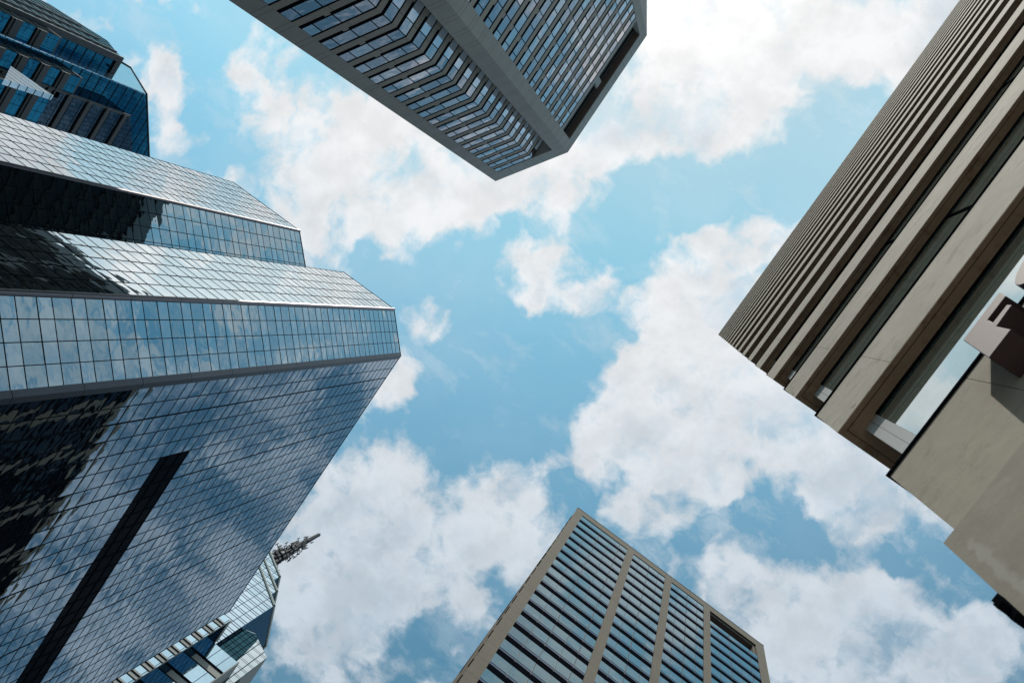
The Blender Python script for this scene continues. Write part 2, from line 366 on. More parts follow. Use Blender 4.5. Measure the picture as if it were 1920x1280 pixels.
# ------------------------------------------------------------------ grey precast tower with faceted corner (top of the photo)
def precast_tower():
    T = Thing('office_tower', (50, 20), 'grey precast concrete tower with bands of tan spandrels and a faceted corner at top centre', 'office tower')
    H = 148.6; F = 3.9
    T0, T1, T2, T3 = (40.31, -0.30), (33.08, 9.93), (33.08, 31.57), (40.31, 41.8)
    # window walls: chamfer recess A (parallel to the chamfer) then B (parallel to the long face)
    chamfer = Face(T0, T1, 1)
    if chamfer.n.x > 0: chamfer.n = -chamfer.n
    kink = (36.03, 5.87)
    A0 = chamfer.p(1.60, 0, -0.06)[:2]
    A = Face(A0, kink, 1); A.n = chamfer.n.copy()
    B = Face(kink, (36.03, 10.6), 1); B.n = Vector((-1, 0, 0))
    Lf = Face((33.08, 11.47), (33.08, 30.17), 1); Lf.n = Vector((-1, 0, 0))
    # core
    c = MB(); core = [(41.0, 0.0), (36.5, 6.1), (36.5, 10.8), (34.2, 11.0), (34.2, 31.2), (40.6, 40.9), (130, 40.9), (130, 0.0)]
    c.prism(list(reversed(core)), GB, 142.9, 'core'); T.part(c, 'building_core')
    def ush(segs, d0, h, rest, idx):
        """one floor of windows + spandrels on a list of (face, pane edges)"""
        w = MB() if idx else rest[0]; sp = MB() if idx else rest[1]; fr = MB() if idx else rest[0]
        for fc, ed, lastc in segs:
            for i in range(len(ed) - 1):
                u0, u1 = ed[i], ed[i + 1]
                g = 't_glass2' if random.random() < 0.35 else 't_glass'
                if fc is B and i > 0: g = 't_glass_pale'
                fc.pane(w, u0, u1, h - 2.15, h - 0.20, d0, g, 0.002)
                fc.box(fr, u1 - 0.04, u1 + 0.04, h - 2.15, h - 0.20, d0 - 0.02, d0 + 0.02, 'black')
            u0, u1 = ed[0], ed[-1]
            fc.box(fr, u0, u1, h - 0.23, h - 0.02, d0 - 0.05, d0 + 0.02, 'black')      # head
            fc.box(fr, u0, u1, h - 2.85, h - 2.12, d0 - 0.06, d0 + 0.008, 'black')      # dark vent strip under the glass
            fc.box(sp, u0, u1, h - F, h - 2.80, d0 - 0.10, d0 + 0.022, 't_tan')         # tan precast panel
            for i in range(1, len(ed) - 1):                                            # raised tabs of the panel
                if lastc == 'tab' and (i % 2 == 0): fc.box(sp, ed[i] - 0.55, ed[i] - 0.02, h - 2.81, h - 2.42, d0 - 0.05, d0 + 0.020, 't_tan')
        if idx:
            wo = T.part(w, 'window'); T.part(fr, 'frame', parent=wo); T.part(sp, 'spandrel_panel')
    a_ed = [0.0, 1.15, 3.15, 5.1, A.L]
    if A.L < 6: a_ed = [0.0, A.L * .17, A.L * .48, A.L * .80, A.L]
    b_ed = [0.0, 1.25, 3.15, 4.69]
    l_ed = [0.0, 0.65] + [0.65 + 1.7 * i for i in range(1, 11)] + [18.7]
    n = int((143 - GB) / F)
    rest = (MB(), MB())
    for k in range(n + 1):
        h = 143 - k * F
        ush([(A, a_ed, 'tab'), (B, b_ed, 'tab')], 0.0, h, rest, k < 22)
    for k in range(n - 1):
        h = 136.1 - k * F
        ush([(Lf, l_ed, 'tab')], -0.06, h, rest, k < 17)
    T.part(rest[0], 'lower_windows', kind='stuff'); T.part(rest[1], 'lower_spandrels', kind='stuff')
    # piers
    def pier(pts, name, m='t_stone', h1=H - 0.01, label=None):
        t = MB(); t.prism(pts, GB, h1, m); return T.part(t, name, label=label)
    def q(s, d): return chamfer.p(s, 0, d)[:2]
    pier([q(0, 0), q(0, -1.6), q(1.60, -1.6), q(1.60, 0)][::-1], 'pier')
    # fold pier: chamfer face + long-face return
    pier([q(10.78, 0), q(10.78, -2.2), (35.6, 11.47), (33.08, 11.47), (33.08, 9.93)][::-1], 'pier')
    pier([(33.08, 30.17), (35.0, 30.17), (35.6, 32.0), (34.08, 32.98), (33.08, 31.57)], 'pier')
    # parapet ring with light soffit
    t = MB()
    ring = [(T0), (T1), (T2), (T3), (75, 41.8), (75, -0.30)]
    inner_z = 143.05
    chamfer.box(t, 1.602, 10.778, inner_z + 0.05, H, -3.0, -0.004, 't_stone_face'); T.part(t, 'parapet')
    t = MB(); chamfer.box(t, 1.61, 10.77, inner_z, inner_z + 0.045, -3.0, -0.01, 't_soffit_light'); T.part(t, 'soffit')
    t = MB(); Lp = Face((33.08, 11.472), (33.08, 30.168), 1); Lp.n = Vector((-1, 0, 0))
    Lp.box(t, 0, Lp.L, 144.4, H, -1.4, -0.004, 't_stone_face'); T.part(t, 'parapet')
    t = MB(); Lp.box(t, 0, Lp.L, 136.12, 137.5, -1.6, -0.02, 't_stone_face'); T.part(t, 'loggia_sill')
    t = MB(); Lp.box(t, 0, Lp.L, 137.5, 144.4, -1.75, -1.45, 't_soffit'); Lp.box(t, 0.01, Lp.L - .01, 144.3, 144.398, -1.45, -0.1, 't_soffit'); T.part(t, 'loggia_wall')
    t = MB(); Lp.box(t, 8.2, 9.25, 137.5, 140.6, -1.2, -0.02, 't_stone_face'); Lp.box(t, 8.45, 9.0, 140.6, 144.39, -1.3, -0.9, 't_stone_face'); T.part(t, 'bracket')
    t = MB(); t.prism(list(reversed([(34, 10.2), (34, 31.3), (41.3, 41.2), (129.5, 41.2), (129.5, 0.4), (41.3, 0.2), (37.2, 6.2)])), 143.1, 147.6, 'core'); T.part(t, 'roof')
    # other chamfer + south flank (seen in the mirror glass)
    t = MB(); c2 = Face(T2, T3, 1)
    if c2.n.x > 0: c2.n = -c2.n
    c2.box(t, 1.2, c2.L, GB, H, -1.0, -0.002, 't_stone'); T.part(t, 'side_wall')
    S = Face((40.31, -0.30), (131, -0.30), 1); S.n = Vector((0, -1, 0))
    t = MB(); S.box(t, 1.5, 90.6, 143.2, H, -1, 0, 't_stone_face')
    for a in (1.5, 17.0, 33.0, 50.0, 67.0, 88.9): S.box(t, a, a + 1.7, GB, 143.2, -1, 0, 't_stone')
    for k in range(n + 1):
        h = 143.2 - k * F
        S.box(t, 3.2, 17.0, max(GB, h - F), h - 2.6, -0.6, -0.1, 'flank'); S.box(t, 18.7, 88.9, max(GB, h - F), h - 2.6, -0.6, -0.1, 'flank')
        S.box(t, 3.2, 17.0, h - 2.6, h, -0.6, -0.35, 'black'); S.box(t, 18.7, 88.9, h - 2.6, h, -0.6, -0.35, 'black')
    T.part(t, 'flank_wall')
precast_tower()

# ------------------------------------------------------------------ brown pier tower (bottom of the photo)
def pier_tower():
    T = Thing('office_tower', (-18, -60), 'slender brown concrete pier tower with blue ribbon windows at bottom centre', 'office tower')
    y = -35.39; H = 148.6; F = 3.9
    Fc = Face((-0.8, y), (-35.95, y), 1); Fc.n = Vector((0, 1, 0))
    piers = [(0, 1.28), (9.9, 11.05), (17.0, 18.15), (24.13, 25.25), (33.6, 35.15)]
    c = MB(); c.box(-35.2, -1.6, y - 1.6, -129, GB, 146.0, 'core'); T.part(c, 'building_core')
    for i, (a, b) in enumerate(piers):
        t = MB(); Fc.box(t, a, b, GB, 146.0, -1.6, 0, 'b_stone'); T.part(t, 'pier')
    t = MB(); Fc.box(t, 0, 35.15, 146.003, H, -1.6, 0.002, 'b_stone2'); Fc.box(t, -0.04, 35.19, H - 0.16, H + 0.03, -0.4, 0.04, 'b_mull'); T.part(t, 'parapet')
    t = MB(); t.box(-35.5, -1.3, y - 1.7, -129.5, 146.1, 147.9, 'core'); T.part(t, 'roof')
    bays = [(1.28, 9.9), (11.05, 17.0), (18.15, 24.13), (25.25, 33.6)]
    rest = MB()
    n = int((146 - GB) / F)
    for bi, (a, b) in enumerate(bays):
        n0 = 0
        ed = {0: [a, 3.2, 5.02, 6.85, 8.52, b], 1: [a, a + 1.2, a + 2.95, a + 4.7, b], 2: [a, a + 1.2, a + 2.98, a + 4.75, b], 3: [a, a + 1.5, a + 3.35, a + 5.1, a + 6.9, b]}[bi]
        for k in range(n):
            h = 146.0 - k * F - (0.05 if k == 0 else 0)
            if bi == 3 and k == 0: continue
            top = h
            if bi == 3 and k == 1: top = 141.3
            w = MB() if k < 19 else rest; fr = MB() if k < 19 else rest
            d = -0.07
            for i in range(len(ed) - 1):
                Fc.pane(w, ed[i], ed[i + 1], h - 2.24, top, d, 'b_glass', 0.0018)
                if i:
                    q = 0.055 if (i % 2 == 0) else 0.03
                    Fc.box(fr, ed[i] - q, ed[i] + q, h - 2.9, top, d - 0.02, d + 0.02, 'b_mull')
            Fc.pane(w, a, b, h - 2.66, h - 2.24, d + 0.002, 'b_span', 0.0)
            Fc.box(fr, a, b, h - 2.27, h - 2.19, d - 0.05, d + 0.012, 'black')
            Fc.box(fr, a, b, h - 3.9, h - 2.66, d - 0.2, d + 0.006, 'black')
            if k < 19: wo = T.part(w, 'window'); T.part(fr, 'frame', parent=wo)
        t = MB(); Fc.box(t, a, a + 0.06, GB, 146, -0.6, -0.2, 'b_mull'); Fc.box(t, b - 0.06, b, GB, 146, -0.6, -0.2, 'b_mull'); T.part(t, 'window_jamb')
    T.part(rest, 'lower_windows', kind='stuff')
    # louvred plant opening in the end bay
    t = MB(); Fc.box(t, 25.25, 33.6, 139.0, 146.0, -3.4, -3.0, 'louver')
    Fc.box(t, 25.25, 33.6, 145.6, 145.99, -3.0, -0.3, 't_soffit')
    for i in range(27): Fc.box(t, 25.5 + i * 0.3, 25.6 + i * 0.3, 140.6, 143.6, -2.3, -2.1, 'b_span')
    Fc.box(t, 33.2, 33.6, 141.3, 145.6, -3.0, -0.3, 'b_stone'); T.part(t, 'louvre')
    # east face, seen edge-on and in the mirror glass
    E_ = Face((-0.8, y), (-0.8, -130), 1); E_.n = Vector((1, 0, 0))
    t = MB(); E_.box(t, 1.6, 94.0, 146.1, H, -1, 0, 'b_stone2')
    for a in (1.6, 11, 22, 33, 43, 54, 65, 76, 87): E_.box(t, a, a + 1.5, GB, 146.1, -1, 0, 'b_stone')
    t2 = MB(); t3 = MB()
    for k in range(n + 1):
        h = 146 - k * F
        E_.box(t2, 1.7, 94.0, h - 3.7, h - 2.9, -0.9, -0.2, 'black'); E_.box(t2, 0.25, 1.2, h - 3.5, h - 2.7, -0.3, 0.10, 'b_mull')
        E_.pane(t3, 1.6, 94.0, h - 2.9, h, -0.4, 'b_flank')
    T.part(t, 'flank_wall'); T.part(t2, 'sun_fins', kind='stuff'); T.part(t3, 'flank_windows', kind='stuff')
    W_ = MB(); W_.box(-35.95, -35.25, y - 1.62, -129.8, GB, H - .01, 'b_stone'); W_.box(-35.2, -0.85, -129.8, -129.05, GB, H - .02, 'b_stone'); T.part(W_, 'rear_wall')
pier_tower()

# ------------------------------------------------------------------ banded concrete block right beside the camera
def banded_building():
    T = Thing('concrete_office_building', (-20, 20), 'beige concrete office building with long stacked spandrel bands close on the right', 'office building')
    ys, x0, F = -0.13, -1.51, 4.0
    YE, XE = 62.0, -42.0
    for k in range(20):
        top = 6.37 + F * k
        bot = top - 1.62 if k else 3.2
        t = MB(); m = 's_conc' if k else 's_conc_low'
        ye = 0.64
        t.box(XE, x0, ys, ye - 0.0018, bot, top - 0.03, m)
        a = ye
        while a < YE:
            b = min(YE, a + 6.1); t.box(XE, x0, a + 0.0018, b - 0.0018, bot, top - 0.03, m); a = b
        t.box(XE + .1, x0 - 0.014, ys + 0.012, YE - .1, bot + 0.012, top - 0.04, 's_soffit')
        T.part(t, 'spandrel')
        t = MB(); cw = 0.010 if k > 2 else 0.014
        t.box(XE, x0 + cw, ys - cw, YE, top - 0.028 - (0.02 if k < 3 else 0), top, 'black'); T.part(t, 'coping')
        if k:
            t = MB(); t.box(XE, x0 - 0.003, ys + 0.003, YE, bot - 0.02, bot - 0.001, 's_soffit')
            t.box(XE, x0 - 0.052, ys + 0.066, YE, bot - 0.0225, bot - 0.0205, 'black')
            t.box(XE, x0 - 0.058, ys + 0.072, YE, bot - 0.027, bot - 0.0228, 's_soffit')
            T.part(t, 'soffit')
        if k < 19:
            g = MB(); h0, h1 = top, top + F - 1.645
            fc = Face((-1.68, 0.20), (-1.68, YE), 1); fc.n = Vector((1, 0, 0))
            u = 0.0
            while u < fc.L - 0.1:
                w = 3.05 if u else 2.6
                w = min(w, fc.L - u); fc.pane(g, u, u + w, h0, h1, 0, 's_glass', 0.0012); u += w
                fc.box(g, u - 0.02, u + 0.02, h0, h1, -0.02, 0.012, 'black')
            fc.box(g, 0, fc.L, h1 - 0.04, h1, -0.03, 0.02, 'black')
            T.part(g, 'window')
            c = MB(); c.box(-1.9, -1.676, 0.035, 0.117, h0, h1, 's_alu'); c.box(-1.9, -1.676, 0.12, 0.198, h0, h1, 's_alu'); c.box(-1.9, -1.68, 0.0365, 0.197, h0, h1, 'black'); T.part(c, 'column_cover')
            b = MB(); b.box(XE + 1, -1.9, 0.04, YE - 1, h0, h1, 'core'); T.part(b, 'inner_wall')
    t = MB(); t.box(XE, x0 - 0.16, ys + 0.16, YE, GB, 3.2, 'core'); T.part(t, 'building_core')
    t = MB(); t.box(XE, -1.36, -0.192, YE, GB, 4.28, 's_block'); T.part(t, 'podium_wall')
    t = MB(); t.box(XE, -1.335, -0.222, -0.188, 3.24, 3.46, 'black'); t.box(XE, -1.30, -0.222, -0.19, 3.3, 3.34, 'black'); T.part(t, 'dark_ledge')
banded_building()

# letters fixed to the low concrete wall
def extrude_letter(name, outline, label, xf=-1.32, xb=-1.508, holes=None):
    bm = bmesh.new()
    vs = [bm.verts.new((xf, p[0], p[1] + EYE)) for p in outline]
    f = bm.faces.new(vs)
    r = bmesh.ops.extrude_face_region(bm, geom=[f]); nv = [v for v in r['geom'] if isinstance(v, bmesh.types.BMVert)]
    for v in nv: v.co.x = xb
    bmesh.ops.recalc_face_normals(bm, faces=bm.faces)
    me = bpy.data.meshes.new(name); 
    for f in bm.faces: f.material_index = 0 if (abs(f.normal.x) > 0.9 and f.calc_center_median().x > xf - 0.01) else 1
    bm.to_mesh(me); bm.free(); me.materials.append(M['letter']); me.materials.append(M['letter_side'])
    o = bpy.data.objects.new(name, me); C.objects.link(o)
    o['label'] = label; o['category'] = 'sign letter'; o['group'] = 'raised letters on the concrete wall'
    md = o.modifiers.new('bevel', 'BEVEL'); md.width = 0.004; md.segments = 1; md.limit_method = 'ANGLE'
    return o
# F: stem, top arm, middle arm
extrude_letter('sign_letter', [(0.70, 5.40), (0.885, 5.40), (0.905, 5.69), (1.05, 5.71), (1.055, 5.80), (0.93, 5.805), (0.95, 5.955), (1.12, 5.955), (1.155, 6.14), (0.80, 6.14)],
               'maroon raised letter F with pale face on the concrete wall, nearest the wall end')
arc = []
cx_, cy_, R1, R2 = 1.50, 5.86, 0.31, 0.15
for i in range(25): 
    a = math.radians(50 + i * 260 / 24); arc.append((cx_ + R1 * math.cos(a), cy_ + R1 * math.sin(a)))
for i in range(25):
    a = math.radians(310 - i * 260 / 24); arc.append((cx_ + R2 * math.cos(a), cy_ + R2 * math.sin(a)))
extrude_letter('sign_letter', arc, 'curved maroon raised letter at the right edge of the view, partly cut off')

# ------------------------------------------------------------------ far blue stepped tower (top left)
def block(T, mb_name, x0, x1, y0, y1, h, mats, gable=None, trim=None, parts=True):
    """box with a -X face at x0 and a +Y face at y1; gable=(slope) raises gables on both"""
    xc, yc = (x0 + x1) / 2, (y0 + y1) / 2
    t = MB()
    if gable:
        gx = gable * (x1 - x0) / 2; gy = gable * (y1 - y0) / 2
        t.slab([(x0, y1, GB), (x1, y1, GB), (x1, y1, h), (xc, y1, h + gx), (x0, y1, h)][::-1], (0, -0.3, 0), mats[1])
        T.part(t, 'front_glazing'); t = MB()
        t.slab([(x0, y0, GB), (x0, y1 - 0.3, GB), (x0, y1 - 0.3, h + .28), (x0, yc, h + gy), (x0, y0, h)][::-1], (0.3, 0, 0), mats[0])
        T.part(t, 'side_glazing'); t = MB()
        # cross-gable roof
        t.poly([(x0, y1, h), (xc, y1, h + gx), (xc, yc, h + gx)], mats[2]); t.poly([(x1, y1, h), (xc, yc, h + gx), (xc, y1, h + gx)], mats[2])
        t.poly([(x0, y0, h), (xc, yc, h + gx), (xc, y0, h + gx)], mats[2]); t.poly([(x1, y0, h), (xc, y0, h + gx), (xc, yc, h + gx)], mats[2])
        t.poly([(x0, y1, h), (xc, yc, h + gy), (x0, yc, h + gy)], mats[2]); t.poly([(x0, y0, h), (x0, yc, h + gy), (xc, yc, h + gy)], mats[2])
        t.poly([(x1, y1, h), (x1, yc, h + gy), (xc, yc, h + gy)], mats[2]); t.poly([(x1, y0, h), (xc, yc, h + gy), (x1, yc, h + gy)], mats[2])
        T.part(t, 'roof'); t = MB()
        if trim:
            for a, b in (((x0, y1 + .1, h), (xc, y1 + .1, h + gx)), ((x1, y1 + .1, h), (xc, y1 + .1, h + gx)), ((x0 - .1, y1, h), (x0 - .1, yc, h + gy)), ((x0 - .1, y0, h), (x0 - .1, yc, h + gy))):
                t.tube(a, b, 0.45 if trim == 'm_trim' else 0.22, 0.45 if trim == 'm_trim' else 0.22, trim, 6)
            T.part(t, 'gable_trim'); t = MB()
        t.box(x0 + 0.3, x1, y0, y1 - 0.3, GB, h - 0.2, 'core'); T.part(t, 'building_core')
    else:
        t.box(x0 + 0.01, x1, y1 - 0.3, y1, GB, h, mats[1]); T.part(t, 'front_glazing'); t = MB()
        t.box(x0, x0 + 0.3, y0, y1 - 0.301, GB, h, mats[0]); T.part(t, 'side_glazing'); t = MB()
        t.box(x0 + 0.3, x1, y0, y1 - 0.3, GB, h - 0.2, 'core'); T.part(t, 'building_core')
def banded_side(T, x, y0, y1, h, F, mwin, mstone, n, frac=0.42):
    fc = Face((x, y0), (x, y1), 1); fc.n = Vector((-1, 0, 0))
    for k in range(n):
        hh = h - k * F
        w = MB(); fc.pane(w, 0, fc.L, hh - F * (1 - frac) - F * frac * 0, hh, 0.12, mwin, 0.0); T.part(w, 'window')
        w = MB(); fc.box(w, 0, fc.L, hh - F, hh - F * (1 - frac), 0, 0.5, mstone); fc.box(w, 0, fc.L, hh - F * 0.9, hh - F * 0.84, 0.5, 0.8, mstone); T.part(w, 'spandrel')
def banded_front(T, y, x0, x1, h, F, mwin, mstone, n, frac=0.42):
    fc = Face((x0, y), (x1, y), 1); fc.n = Vector((0, 1, 0))
    for k in range(n):
        hh = h - k * F
        w = MB(); fc.pane(w, 0, fc.L, hh - F * (1 - frac), hh, 0.12, mwin, 0.0); T.part(w, 'window')
        w = MB(); fc.box(w, 0, fc.L, hh - F, hh - F * (1 - frac), 0, 0.35, mstone); fc.box(w, 0, fc.L, hh - F * 0.78, hh - F * 0.70, 0.35, 0.5, 'black'); T.part(w, 'spandrel')

def blue_tower():
    T = Thing('stepped_skyscraper', (197, -64), 'distant blue glass skyscraper with stepped wings and gabled top in the top left corner', 'skyscraper')
    block(T, 'main', 170, 224.8, -92.0, -37.2, 249.6, ('l_glass', 'l_sky', 'l_sky'), gable=0.95, trim='l_stone')
    # front wing with a small gable on its +Y face
    t = MB(); y = -31.9
    t.slab([(178.0, y, GB), (209, y, GB), (209, y, 245.4), (194.2, y, 255.4), (182.2, y, 245.6), (178.0, y, 243.2)][::-1], (0, -0.4, 0), 'l_side'); T.part(t, 'front_glazing')
    t = MB(); t.box(178.0, 178.4, -37.2, y - 0.41, GB, 243.2, 'l_glass'); t.box(177.6, 178.0, -37.2, y, 241.2, 243.4, 'l_stone'); T.part(t, 'side_glazing')
    t = MB(); t.poly([(178.2, -37.1, 243), (178.2, y - .2, 243), (194.2, y - .2, 255.2), (194.2, -37.1, 255.2)], 'l_stone'); t.poly([(209, -37.1, 245), (194.2, -37.1, 255.2), (194.2, y - .2, 255.2), (209, y - .2, 245)], 'l_stone')
    T.part(t, 'roof')
    t = MB(); t.box(178.5, 208.8, -37.1, y - .42, GB, 242.5, 'core'); T.part(t, 'building_core')
    for i, xx in enumerate((182.5, 189.5, 196.5)):
        t = MB(); t.box(xx, xx + 0.35, y, y + 0.3, GB, 246, 'mast_light'); T.part(t, 'pilaster')
    # serrated corner pilaster along the blue face
    t = MB()
    t.box(177.3, 177.95, -33.4, -31.6, GB, 243, 'l_stone')
    T.part(t, 'corner_pilaster')
    # lower wing with banded floors
    def wing(x, y1, y0, h, n, F=8.5, stone='l_stone', win='l_plain'):
        t = MB(); t.box(x + 0.2, x + 14, y0, y1, GB, h - 0.3, 'l_side'); T.part(t, 'wing_wall')
        t = MB(); t.box(x - 0.1, x + 14, y0, y1 + 0.1, h - 0.3, h + 0.3, 'l_stone'); T.part(t, 'wing_roof')
        banded_side(T, x, y1, y0, h - 0.3, F, win, stone, n)
    wing(172, -32.7, -40, 211, 6)
    wing(165.5, -38.9, -46, 216.5, 7, 7.5)
    # grey gabled wing
    t = MB(); x = 165; t.slab([(x, -43.7, GB), (x, -66, GB), (x, -66, 262), (x, -43.7, 241)], (0.4, 0, 0), 'l_dark'); T.part(t, 'wing_glazing')
    t = MB(); t.box(x + .4, x + 4.8, -66, -44.1, GB, 240, 'core'); t.slab([(x, -43.7, GB), (x, -43.7, 241), (x + 5, -43.7, 241), (x + 5, -43.7, GB)][::-1], (0, -.4, 0), 'l_dark'); T.part(t, 'wing_wall')
    t = MB()
    for k in range(9): t.box(x - 0.5, x, -66, -43.9, 239.5 - k * 7.8 - 1.6, 239.5 - k * 7.8, 'l_stone')
    t.box(x - 0.15, x + 0.1, -44.3, -43.6, 150, 241, 'l_stone')
    T.part(t, 'wing_bands')
    # front low wing and its tilted glass facet
    x = 160
    t = MB(); t.box(x + .2, x + 6, -75, -44.6, GB, 203, 'core'); T.part(t, 'wing_core')
    banded_side(T, x, -44.6, -75, 203.3, 7.2, 'l_plain', 'l_stone', 9)
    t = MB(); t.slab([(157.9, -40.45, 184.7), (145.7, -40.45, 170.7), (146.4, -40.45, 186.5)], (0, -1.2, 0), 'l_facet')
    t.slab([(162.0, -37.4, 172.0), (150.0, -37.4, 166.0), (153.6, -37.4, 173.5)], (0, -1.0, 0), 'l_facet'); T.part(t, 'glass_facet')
blue_tower()

# ------------------------------------------------------------------ far pale glass tower with mast (bottom left)
def pale_tower():
    T = Thing('spired_skyscraper', (85, -177), 'distant pale glass skyscraper with stepped gabled crown below the dark tower at bottom left', 'skyscraper')
    cx, cy = 85.3, -177.4
    for w, e, m in ((27.4, 275.2, 'm_glass'), (21.2, 295.2, 'm_glass'), (13.9, 318.7, 'm_glass')):
        block(T, 'tier', cx - w, cx + w, cy - w, cy + w, e, ('m_side', m, 'm_side'), gable=0.95 if w > 27 else 0.92, trim='m_trim')
    # -X wing with a clipped gable
    y = -152.0
    t = MB(); t.slab([(57.85, y, GB), (57.85, y, 257.0), (54.5, y, 259.2), (46.3, y, 253.2), (46.3, y, GB)], (0, -0.4, 0), 'm_white'); T.part(t, 'wing_front_glazing')
    t = MB(); t.slab([(57.8, y + .05, 200), (57.8, y + .05, 256.8), (54.4, y + .05, 259.0), (52.6, y + .05, 258.0), (52.2, y + .05, 256), (50.6, y + .05, 240.5), (50.6, y + .05, 200)], (0, -0.04, 0), 'm_dark_front'); T.part(t, 'wing_dark_reflection')  # thin dark sheet standing in for a reflection on the wing front
    t = MB(); t.box(46.3, 46.8, -200, y - .42, GB, 237.5, 'm_side'); t.box(46.2, 46.9, -200, y - .42, 237.5, 253, 'm_stone'); T.part(t, 'wing_side_wall')
    t = MB()
    for k in range(14): t.box(45.6, 46.2, -199, y - 1.2, 236 - k * 3.9, 237.6 - k * 3.9, 'm_stone')
    T.part(t, 'wing_louvres')
    t = MB(); t.box(46.8, 57.8, -200, y - .42, GB, 252.5, 'core'); T.part(t, 'wing_core')
    # banded front blocks
    t = MB(); t.box(48.6, 58, -151.9, -147.4, GB, 233.6, 'm_dark'); T.part(t, 'lower_block')
    banded_front(T, -147.0, 48.6, 58.0, 233.8, 11.7, 'm_window', 'm_stone', 4, 0.30)
    t = MB(); t.box(57.3, 118, -149.9, -140.5, GB, 235.4, 'm_dark'); T.part(t, 'front_block')
    t = MB(); t.box(57.3, 118, -140.5, -140.1, GB, 235.6, 'm_stone'); T.part(t, 'front_block_wall')
    banded_front(T, -140.0, 57.3, 118, 235.6, 5.5, 'm_window', 'm_stone', 18, 0.46)
    t = MB()
    t.box(57.1, 57.3, -146.9, -139.6, 233.9, 235.8, 'm_stone'); t.box(48.3, 48.6, -151.9, -146.6, GB, 234.0, 'm_stone')
    T.part(t, 'block_edge')
    # mast
    r = T.r
    t = MB(); t.tube((cx, cy, 320), (cx, cy, 372), 0.9, 0.7, 'mast', 8); t.tube((cx, cy, 372), (cx, cy, 399), 1.5, 0.8, 'mast', 8); t.tube((cx, cy, 398.6), (cx, cy, 400), 0.9, 0.7, 'mast_light', 8)
    for k in range(3):
        a = k * 2.1 + 0.3; t.tube((cx + 2.4 * math.cos(a), cy + 2.4 * math.sin(a), 328), (cx + 1.6 * math.cos(a), cy + 1.6 * math.sin(a), 376), 0.18, 0.14, 'mast_light', 6)
        t.tube((cx + 1.2 * math.cos(a), cy + 1.2 * math.sin(a), 374), (cx + .5 * math.cos(a), cy + .5 * math.sin(a), 398), 0.12, 0.12, 'mast_light', 5)
    mast = T.part(t, 'mast')
    rnd = random.Random(3)
    t = MB()
    for k in range(12):
        h = 330 + k * 3.9
        for j in range(10):
            a = j * 0.628 + rnd.uniform(-.15, .15); rr = 2.3 + rnd.uniform(-.3, .3) - (0.25 * max(0, k - 6))
            x, y2 = cx + rr * math.cos(a), cy + rr * math.sin(a)
            t.box(x - .5, x + .5, y2 - .5, y2 + .5, h, h + rnd.uniform(1.8, 2.9), 'mast' if rnd.random() < .7 else 'mast_light')
        t.tube((cx, cy, h - .5), (cx, cy, h - .3), 2.7 - 0.25 * max(0, k - 6), 2.7 - 0.25 * max(0, k - 6), 'mast', 12)
    T.part(t, 'antenna_panels')
    t = MB()
    for k in range(70):
        h = rnd.uniform(356, 388); a = rnd.uniform(0, 6.28); q = rnd.uniform(2.2, 5.2) * (1 - (h - 364) / 40)
        p0 = (cx, cy, h); p1 = (cx + q * math.cos(a), cy + q * math.sin(a), h + rnd.uniform(-.5, .8))
        t.tube(p0, p1, 0.16, 0.12, 'mast', 4); t.tube((p1[0], p1[1], p1[2] - 1.2), (p1[0], p1[1], p1[2] + 1.3), 0.22, 0.22, 'mast', 4)
    T.part(t, 'antenna_arms')
pale_tower()

# ------------------------------------------------------------------ the street it all stands on
def struct(mb, name):
    o = mb.build(name); o['kind'] = 'structure'; return o
t = MB(); t.poly([(-4000, -4000, -EYE), (4000, -4000, -EYE), (4000, 4000, -EYE), (-4000, 4000, -EYE)], 'asphalt'); struct(t, 'ground')
for nm, x0, x1, y0, y1 in (('pavement', -60, 6.0, -5.0, 90), ('pavement', -60, 6.0, -140, -30.0), ('pavement', 28, 150, -110, -20.0), ('pavement', 28, 150, -5.0, 90), ('pavement', 158, 240, -110, -20), ('pavement', 30, 140, -230, -121)):
    t = MB(); t.box(x0, x1, y0, y1, -EYE + 0.001, GB, 'paving'); t.box(x0 - .15, x0, y0 - .15, y1 + .15, -EYE + .001, GB + .002, 'kerb'); t.box(x1, x1 + .15, y0 - .15, y1 + .15, -EYE + .001, GB + .002, 'kerb')
    t.box(x0, x1, y0 - .15, y0, -EYE + .001, GB + .001, 'kerb'); t.box(x0, x1, y1, y1 + .15, -EYE + .001, GB + .001, 'kerb'); struct(t, nm)
t = MB()
for i in range(30):
    t.box(16.9, 17.05, 2 + i * 6, 5 + i * 6, -EYE + .002, -EYE + .006, 'paint'); t.box(16.9, 17.05, -38 - i * 6, -35 - i * 6, -EYE + .002, -EYE + .006, 'paint')
for i in range(12): t.box(8 + i * 1.6, 8.8 + i * 1.6, -4.5, -1.5, -EYE + .002, -EYE + .006, 'paint')
struct(t, 'road_markings')

